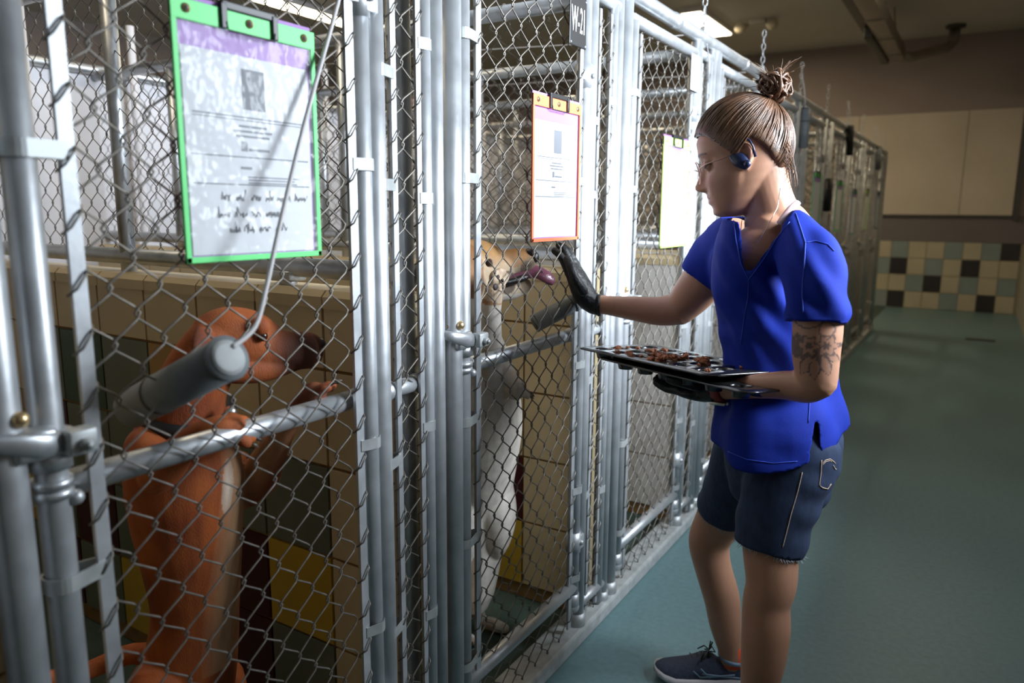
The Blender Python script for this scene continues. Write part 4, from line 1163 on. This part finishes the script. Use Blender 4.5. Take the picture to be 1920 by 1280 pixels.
# skull and muzzle
segX(b, [(400, 640, -.155, 56, .75), (430, 634, -.145, 60, .78), (468, 636, -.13, 55, .78), (500, 645, -.12, 44, .7)])
segX(b, [(490, 655, -.12, 44, .68), (525, 655, -.105, 37, .66), (560, 657, -.09, 36, .6), (580, 656, -.082, 35, .6), (588, 655, -.08, 31, .6)])
segX(b, [(440, 690, -.13, 30, .9), (490, 692, -.115, 25, .9), (540, 683, -.10, 18, .9), (570, 675, -.09, 13, .9)])
# brow
ball(b, atX(487, 612, -.095), .016, 12)
# near foreleg: shoulder, elbow, forearm over the rail
segX(b, [(285, 850, -.20, 58, .8), (300, 880, -.15, 50, .8), (330, 850, -.10, 34, .9), (372, 815, -.055, 24), (412, 800, -.030, 22), (432, 802, -.026, 20)])
# far foreleg
segX(b, [(440, 900, -.25, 56, .8), (480, 900, -.22, 46, .8), (505, 855, -.16, 30), (535, 800, -.10, 22), (570, 757, -.055, 19), (588, 742, -.040, 18)])
t1_ = paw(b, atX(434, 800, -.028), (.35, .75, -.35), (.6, 0, .8), 1.05)
t2_ = paw(b, atX(590, 738, -.040), (.45, .5, .45), (-.3, .0, .8), 1.0)
# hind legs
segX(b, [(300, 1290, -.32, 60), (285, 1350, -.30, 50), (290, 1430, -.34, 30), (270, 1500, -.42, 20), (285, 1560, -.40, 17)])
segX(b, [(400, 1280, -.36, 56), (420, 1340, -.32, 48), (430, 1410, -.36, 28), (415, 1480, -.44, 19), (425, 1540, -.42, 16)])
q = atX(285, 1560, -.40); b_lo = q.z
for px0 in ((285, 1560, -.40), (425, 1540, -.42)):
    e = atX(*px0); limb(b, [e, Vector((e.x+.0, e.y, .035)), Vector((e.x+.04, e.y+.01, .018)), Vector((e.x+.075, e.y+.015, .014))], [.016, .015, .018, .014], (0, -1, 0), 14)
bd = fuse(b, .0032, 3)
ro = K1('body', bd, M_furr)
def redcol(co, n):
    p = co+RO; c = (.33, .078, .012)
    nz_ = noise.noise(p*12)
    c = lerp3(c, (.20, .038, .006), max(0, min(1, .5+nz_*1.2+.4*noise.noise(Vector((p.x*60, p.y*60, p.z*14))))))
    hd_ = atX(560, 660, -.09); d = (p-hd_).length
    if d < .075: c = lerp3(c, (.075, .022, .010), max(0, min(1, 1.5-d/.05)))
    # pale chest and belly facing the gate
    ch = atX(430, 890, -.15)
    k = max(0, min(1, (p.x+.285)/.04)) if .35 < p.z < .84 else 0
    w = math.exp(-((p.y-atX(440, 1000, -.2).y)/.035)**2)
    if k and p.y > .74: c = lerp3(c, (.50, .30, .16), k*w*.9)
    d2 = math.hypot((p.y-atX(432, 900, -.16).y)/.014, (p.z-atX(432, 915, -.16).z)/.05)
    if d2 < 1 and p.x > -.26: c = lerp3(c, (.62, .52, .42), 1-d2*.6)
    e = (p-atX(588, 745, -.04)).length
    if e < .05: c = lerp3(c, (.07, .03, .018), max(0, 1-e/.05))
    return c
paint(ro, redcol)
b = BM(); E0 = atX(385, 622, -.105)
limb(b, [E0, atX(392, 655, -.088), atX(405, 690, -.085), atX(418, 718, -.09)], [(.018, .007), (.030, .007), (.030, .0065), (.014, .005)], (1, 0, 0), 18)
bb = fuse(b, .0035, 2); eo = K1('ear', bb, M_furr, ro); paint(eo, lambda c, n: lerp3((.24, .05, .008), (.12, .025, .006), max(0, min(1, .5+noise.noise(c*30)))))
b = BM(); ball(b, atX(596, 645, -.078), (.015, .012, .012), 14); ball(b, atX(590, 653, -.076), (.013, .010, .012), 12); K1('nose', b, M_nose)
b = BM(); ball(b, atX(492, 630, -.091), .0085, 14); K1('eye', b, M_eye)
K1('claws', claws(t1_), M_claw, ro); K1('claws', claws(t2_), M_claw, ro)
b = BM(); cc = atX(356, 775, -.195); axd = (atX(372, 700, -.17)-atX(355, 820, -.21)).normalized()
tube(b, [cc-axd*.013, cc+axd*.013], [(.074, .062)]*2, 32, up=(1, 0, 0)); co_ = K1('collar', b, M_black)
b = BM(); ball(b, atX(432, 772, -.115), .010, 14); K1('bell', b, M_silver, co_)
b = BM(); T0 = atX(290, 1245, -.38)
limb(b, [atX(330, 1240, -.36), atX(250, 1225, -.40), atX(150, 1262, -.42), atX(60, 1275, -.42), atX(0, 1290, -.42)], [.024, .019, .015, .012, .007], (0, 0, 1), 14)
to = K1('tail', b, M_furr); paint(to, lambda c, n: (.33, .08, .015))
# ---- pale dog behind the second gate
PO = Vector((-.20, 1.47, 0))
pale = thing('dog', 'cream and white dog licking through the second gate, one paw on the mesh', 'dog', PO)
K2 = KD(pale, PO)
b = BM()
segX(b, [(872, 620, -.16, 66, .8), (884, 700, -.18, 88, .85), (896, 790, -.20, 94, .85), (893, 880, -.23, 84, .85), (888, 960, -.25, 72, .85), (878, 1040, -.27, 68, .9), (868, 1100, -.28, 60)])
segX(b, [(868, 640, -.15, 60, .8), (866, 570, -.13, 56, .8), (872, 520, -.115, 54, .85)])
segX(b, [(872, 505, -.12, 52, .9), (893, 498, -.11, 50, .95), (918, 500, -.10, 41, .95), (935, 505, -.09, 33, .95)])
segX(b, [(922, 503, -.095, 34, .9), (948, 497, -.078, 29, .9), (970, 493, -.058, 28, .85), (984, 492, -.044, 27, .8)])
segX(b, [(890, 530, -.10, 34, .9), (930, 542, -.085, 24, .9), (962, 543, -.064, 18, .9), (986, 534, -.048, 14, .9)])
# raised foreleg and the other one lower
segX(b, [(900, 720, -.14, 42), (912, 680, -.10, 32), (916, 630, -.06, 25), (920, 580, -.035, 20), (926, 548, -.024, 18)])
segX(b, [(905, 690, -.16, 52), (925, 700, -.13, 42), (950, 718, -.09, 28), (966, 728, -.06, 22)])
tp = paw(b, atX(931, 534, -.022), (.1, .2, .9), (-.9, .2, .1), 1.0)
tq = paw(b, atX(972, 731, -.050), (.5, .7, -.2), (.4, 0, .9), .9)
# hind legs
segX(b, [(905, 900, -.22, 62, .8), (925, 960, -.19, 50, .85), (925, 1010, -.19, 32), (905, 1050, -.24, 22), (900, 1090, -.25, 19)])
segX(b, [(850, 950, -.26, 60), (852, 1020, -.24, 44), (835, 1080, -.28, 26), (840, 1110, -.29, 18)])
for px0 in ((900, 1090, -.25), (840, 1110, -.29)):
    e = atX(*px0); limb(b, [e, Vector((e.x+.0, e.y, .04)), Vector((e.x+.035, e.y+.015, .02)), Vector((e.x+.07, e.y+.02, .016))], [.018, .016, .019, .014], (0, -1, 0), 14)
bd = fuse(b, .0032, 3); po = K2('body', bd, M_furc)
EYE = atX(914, 493, -.065)
def palecol(co, n):
    p = co+PO; c = (.66, .57, .46)
    z = p.z
    if z > .98:
        k = max(0, min(1, (z-1.045)/.04+.5*noise.noise(p*20))); c = lerp3((.62, .48, .33), (.50, .27, .10), k)
        if p.y < 1.36: c = lerp3(c, (.34, .13, .035), .75)
    d = (p-atX(990, 497, -.035)).length
    if d < .03 and z < EYE.z: c = lerp3(c, (.05, .035, .03), .7)
    if d < .05: c = lerp3(c, (.13, .09, .06), max(0, min(1, 1.5-d/.03)))
    if z < .99 and (p-atX(931, 534, -.022)).length > .05: c = (.70, .64, .56)
    if (p-atX(931, 534, -.022)).length < .042 and p.x > -.055: c = lerp3(c, (.66, .52, .38), .8)
    d = (p-atX(960, 475, -.06)).length
    if d < .035: c = lerp3(c, (.42, .20, .07), .6)
    if (p-EYE).length < .0115: c = (.06, .03, .02)
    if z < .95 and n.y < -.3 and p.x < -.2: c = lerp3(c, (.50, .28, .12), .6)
    dl = (p-atX(955, 530, -.05)).length
    if dl < .028: c = lerp3(c, (.05, .03, .03), .8)
    return c
paint(po, palecol)
b = BM(); ball(b, atX(914, 493, -.062), (.0085, .0085, .009), 16); K2('eye', b, M_eye)
b = BM(); ball(b, atX(1001, 482, -.024), (.012, .012, .015), 16); ball(b, atX(994, 474, -.030), (.016, .013, .011), 14); K2('nose', b, M_nose)
b = BM()
limb(b, [atX(955, 522, -.06), atX(982, 512, -.038), atX(1004, 509, -.018), atX(1022, 517, .002), atX(1034, 526, .012)], [(.012, .007), (.015, .009), (.0175, .010), (.018, .010), (.013, .009)], (.8, -.3, .5), 20)
K2('tongue', b, M_tongue)
b = BM(); limb(b, [atX(938, 531, -.060), atX(962, 527, -.044), atX(984, 520, -.030)], [.006, .008, .008], (0, 0, 1), 16); K2('lips', b, M_nose)
b = BM()
F0 = atX(931, 534, .0)
ball(b, atX(929, 538, -.004), (.004, .0085, .0075), 12)
for dx, dy in ((-8, -12), (3, -15), (11, -8), (-13, -3)): ball(b, atX(931+dx, 534+dy, -.003), (.003, .0042, .0048), 10)
K2('paw_pads', b, M_pad, po); K2('claws', claws(tq), M_claw, po)
b = BM(); limb(b, [atX(862, 470, -.135), atX(850, 500, -.125), atX(846, 545, -.12)], [(.022, .007), (.026, .007), (.010, .005)], (1, 0, 0), 16)
e2 = K2('ear', b, M_furc); paint(e2, lambda c, n: (.36, .15, .05))
# ------------------------------------------------------------------ muffin tins and crumbs of food
M_tin = mat('dark_nonstick_steel', (.11, .11, .115), .22, .9, .3, 20)
M_meat = mat('brown_meat', (.42, .15, .07), .6, 0, .5, 90, .8, 200)
def tin(name, label, C, hd, tl, tr, L, Wd, nx, ny):
    t = thing(name, label, 'muffin tin', (0, 0, 0), 'stacked muffin tins')
    t.matrix_world = Matrix.Translation(C) @ Matrix.Rotation(hd, 4, 'Z') @ Matrix.Rotation(tl, 4, 'Y') @ Matrix.Rotation(tr, 4, 'X')
    b = BM(); rc = min((L-.03)/nx, (Wd-.03)/ny)*.5*.88; px = (L-.036)/nx; py = (Wd-.036)/ny
    # flat sheet with cups sunk in it
    R_ = .028; N = 8; out = []
    for k, (cx, cy) in enumerate(((L/2-R_, Wd/2-R_), (-L/2+R_, Wd/2-R_), (-L/2+R_, -Wd/2+R_), (L/2-R_, -Wd/2+R_))):
        for q in range(N+1):
            an = k*PI/2+q/N*PI/2; out.append((cx+R_*math.cos(an), cy+R_*math.sin(an)))
    # cells
    for i in range(nx):
        for j in range(ny):
            cx = -L/2+.018+px*(i+.5); cy = -Wd/2+.018+py*(j+.5)
            sq = []; ci = []; lo = []; bo_ = []
            M_ = 24
            for k in range(M_):
                an = 2*PI*k/M_+PI/M_*0; c, s = math.cos(an), math.sin(an); m = max(abs(c), abs(s))
                sq.append(b.verts.new((cx+px/2*c/m, cy+py/2*s/m, 0)))
                ci.append(b.verts.new((cx+rc*c, cy+rc*s, 0))); lo.append(b.verts.new((cx+rc*.96*c, cy+rc*.96*s, -.004)))
                bo_.append(b.verts.new((cx+rc*.76*c, cy+rc*.76*s, -.021)))
            for k in range(M_):
                q = (k+1) % M_
                b.faces.new((sq[k], sq[q], ci[q], ci[k])); b.faces.new((ci[k], ci[q], lo[q], lo[k])); b.faces.new((lo[k], lo[q], bo_[q], bo_[k]))
            b.faces.new(bo_)
    bmesh.ops.remove_doubles(b, verts=b.verts, dist=.0002)
    e = [(x, y) for x, y in out]
    Av = [b.verts.new((x, y, 0)) for x, y in e]
    ix = [b.verts.new((max(-L/2+.018, min(L/2-.018, x)), max(-Wd/2+.018, min(Wd/2-.018, y)), 0)) for x, y in e]
    n = len(e)
    Bv = [b.verts.new((x*1.012, y*1.016, -.004)) for x, y in e]
    for k in range(n):
        q = (k+1) % n
        if (ix[k].co-ix[q].co).length > 1e-5: b.faces.new((ix[k], ix[q], Av[q], Av[k]))
        else: b.faces.new((ix[k], Av[q], Av[k]))
        b.faces.new((Av[k], Av[q], Bv[q], Bv[k]))
    bmesh.ops.recalc_face_normals(b, faces=b.faces[:])
    mesh('cup_sheet', b, M_tin, t)
    b = BM(); tube(b, [(x*1.010, y*1.014, -.002) for x, y in e+[e[0]]], .0022, 8, caps=False); mesh('rolled_rim', b, M_tin, t)
    return t, px, py, L, Wd
TCn = Vector((.322, 1.525, .871))
t1, px_, py_, TL, TW = tin('muffin_tin', 'upper dark muffin tin with crumbs of meat, resting on another tin', TCn, -.52, -.045, -.05, .435, .215, 6, 4)
t2 = tin('muffin_tin', 'lower dark muffin tin on the gloved hand, its end sticking out right', TCn+Vector((.072, -.034, -.0125)), -.49, -.03, -.05, .435, .215, 6, 4)[0]
rn = random.Random(21)
spots = [(0, 1, 1), (0, 2, 1), (1, 0, 2), (1, 2, 2), (2, 0, 1), (2, 1, 2), (3, 0, 3), (3, 2, 2), (4, 1, 3), (3, 1, 3), (4, 3, 1), (5, 0, 1), (5, 2, 1), (2, 3, 1), (1, 3, 1)]
M1 = t1.matrix_world
n_ = 0
for i, j, k in spots:
    for q in range(k*2):
        cx = -TL/2+.018+px_*(i+.5)+rn.uniform(-.016, .016); cy = -TW/2+.018+py_*(j+.5)+rn.uniform(-.016, .016)
        b = BM(); s = rn.uniform(.0032, .0075)*(1.25 if k == 3 else 1)
        r_ = bmesh.ops.create_icosphere(b, subdivisions=3, radius=s)
        for v in b.verts: v.co = v.co*(1+.75*noise.noise(v.co*260+Vector((n_*3.1, 0, 0)))+.35*noise.noise(v.co*700+Vector((n_*3.1, 0, 0))))
        for v in b.verts: v.co.z *= .75
        top_ = .006 if k == 3 and q % 2 else -.002
        o = mesh('meat_crumb', b, M_meat); o.location = M1 @ Vector((cx, cy, top_+s*.4)); n_ += 1
        tag(o, '%s brown crumb of meat %s the upper muffin tin' % ('larger' if s > .006 else 'small', ['at the fence end of', 'near the fence end of', 'left of the middle of', 'right of the middle of', 'near the wrist end of', 'at the wrist end of'][i]), 'food', 'meat crumbs on the upper tin')
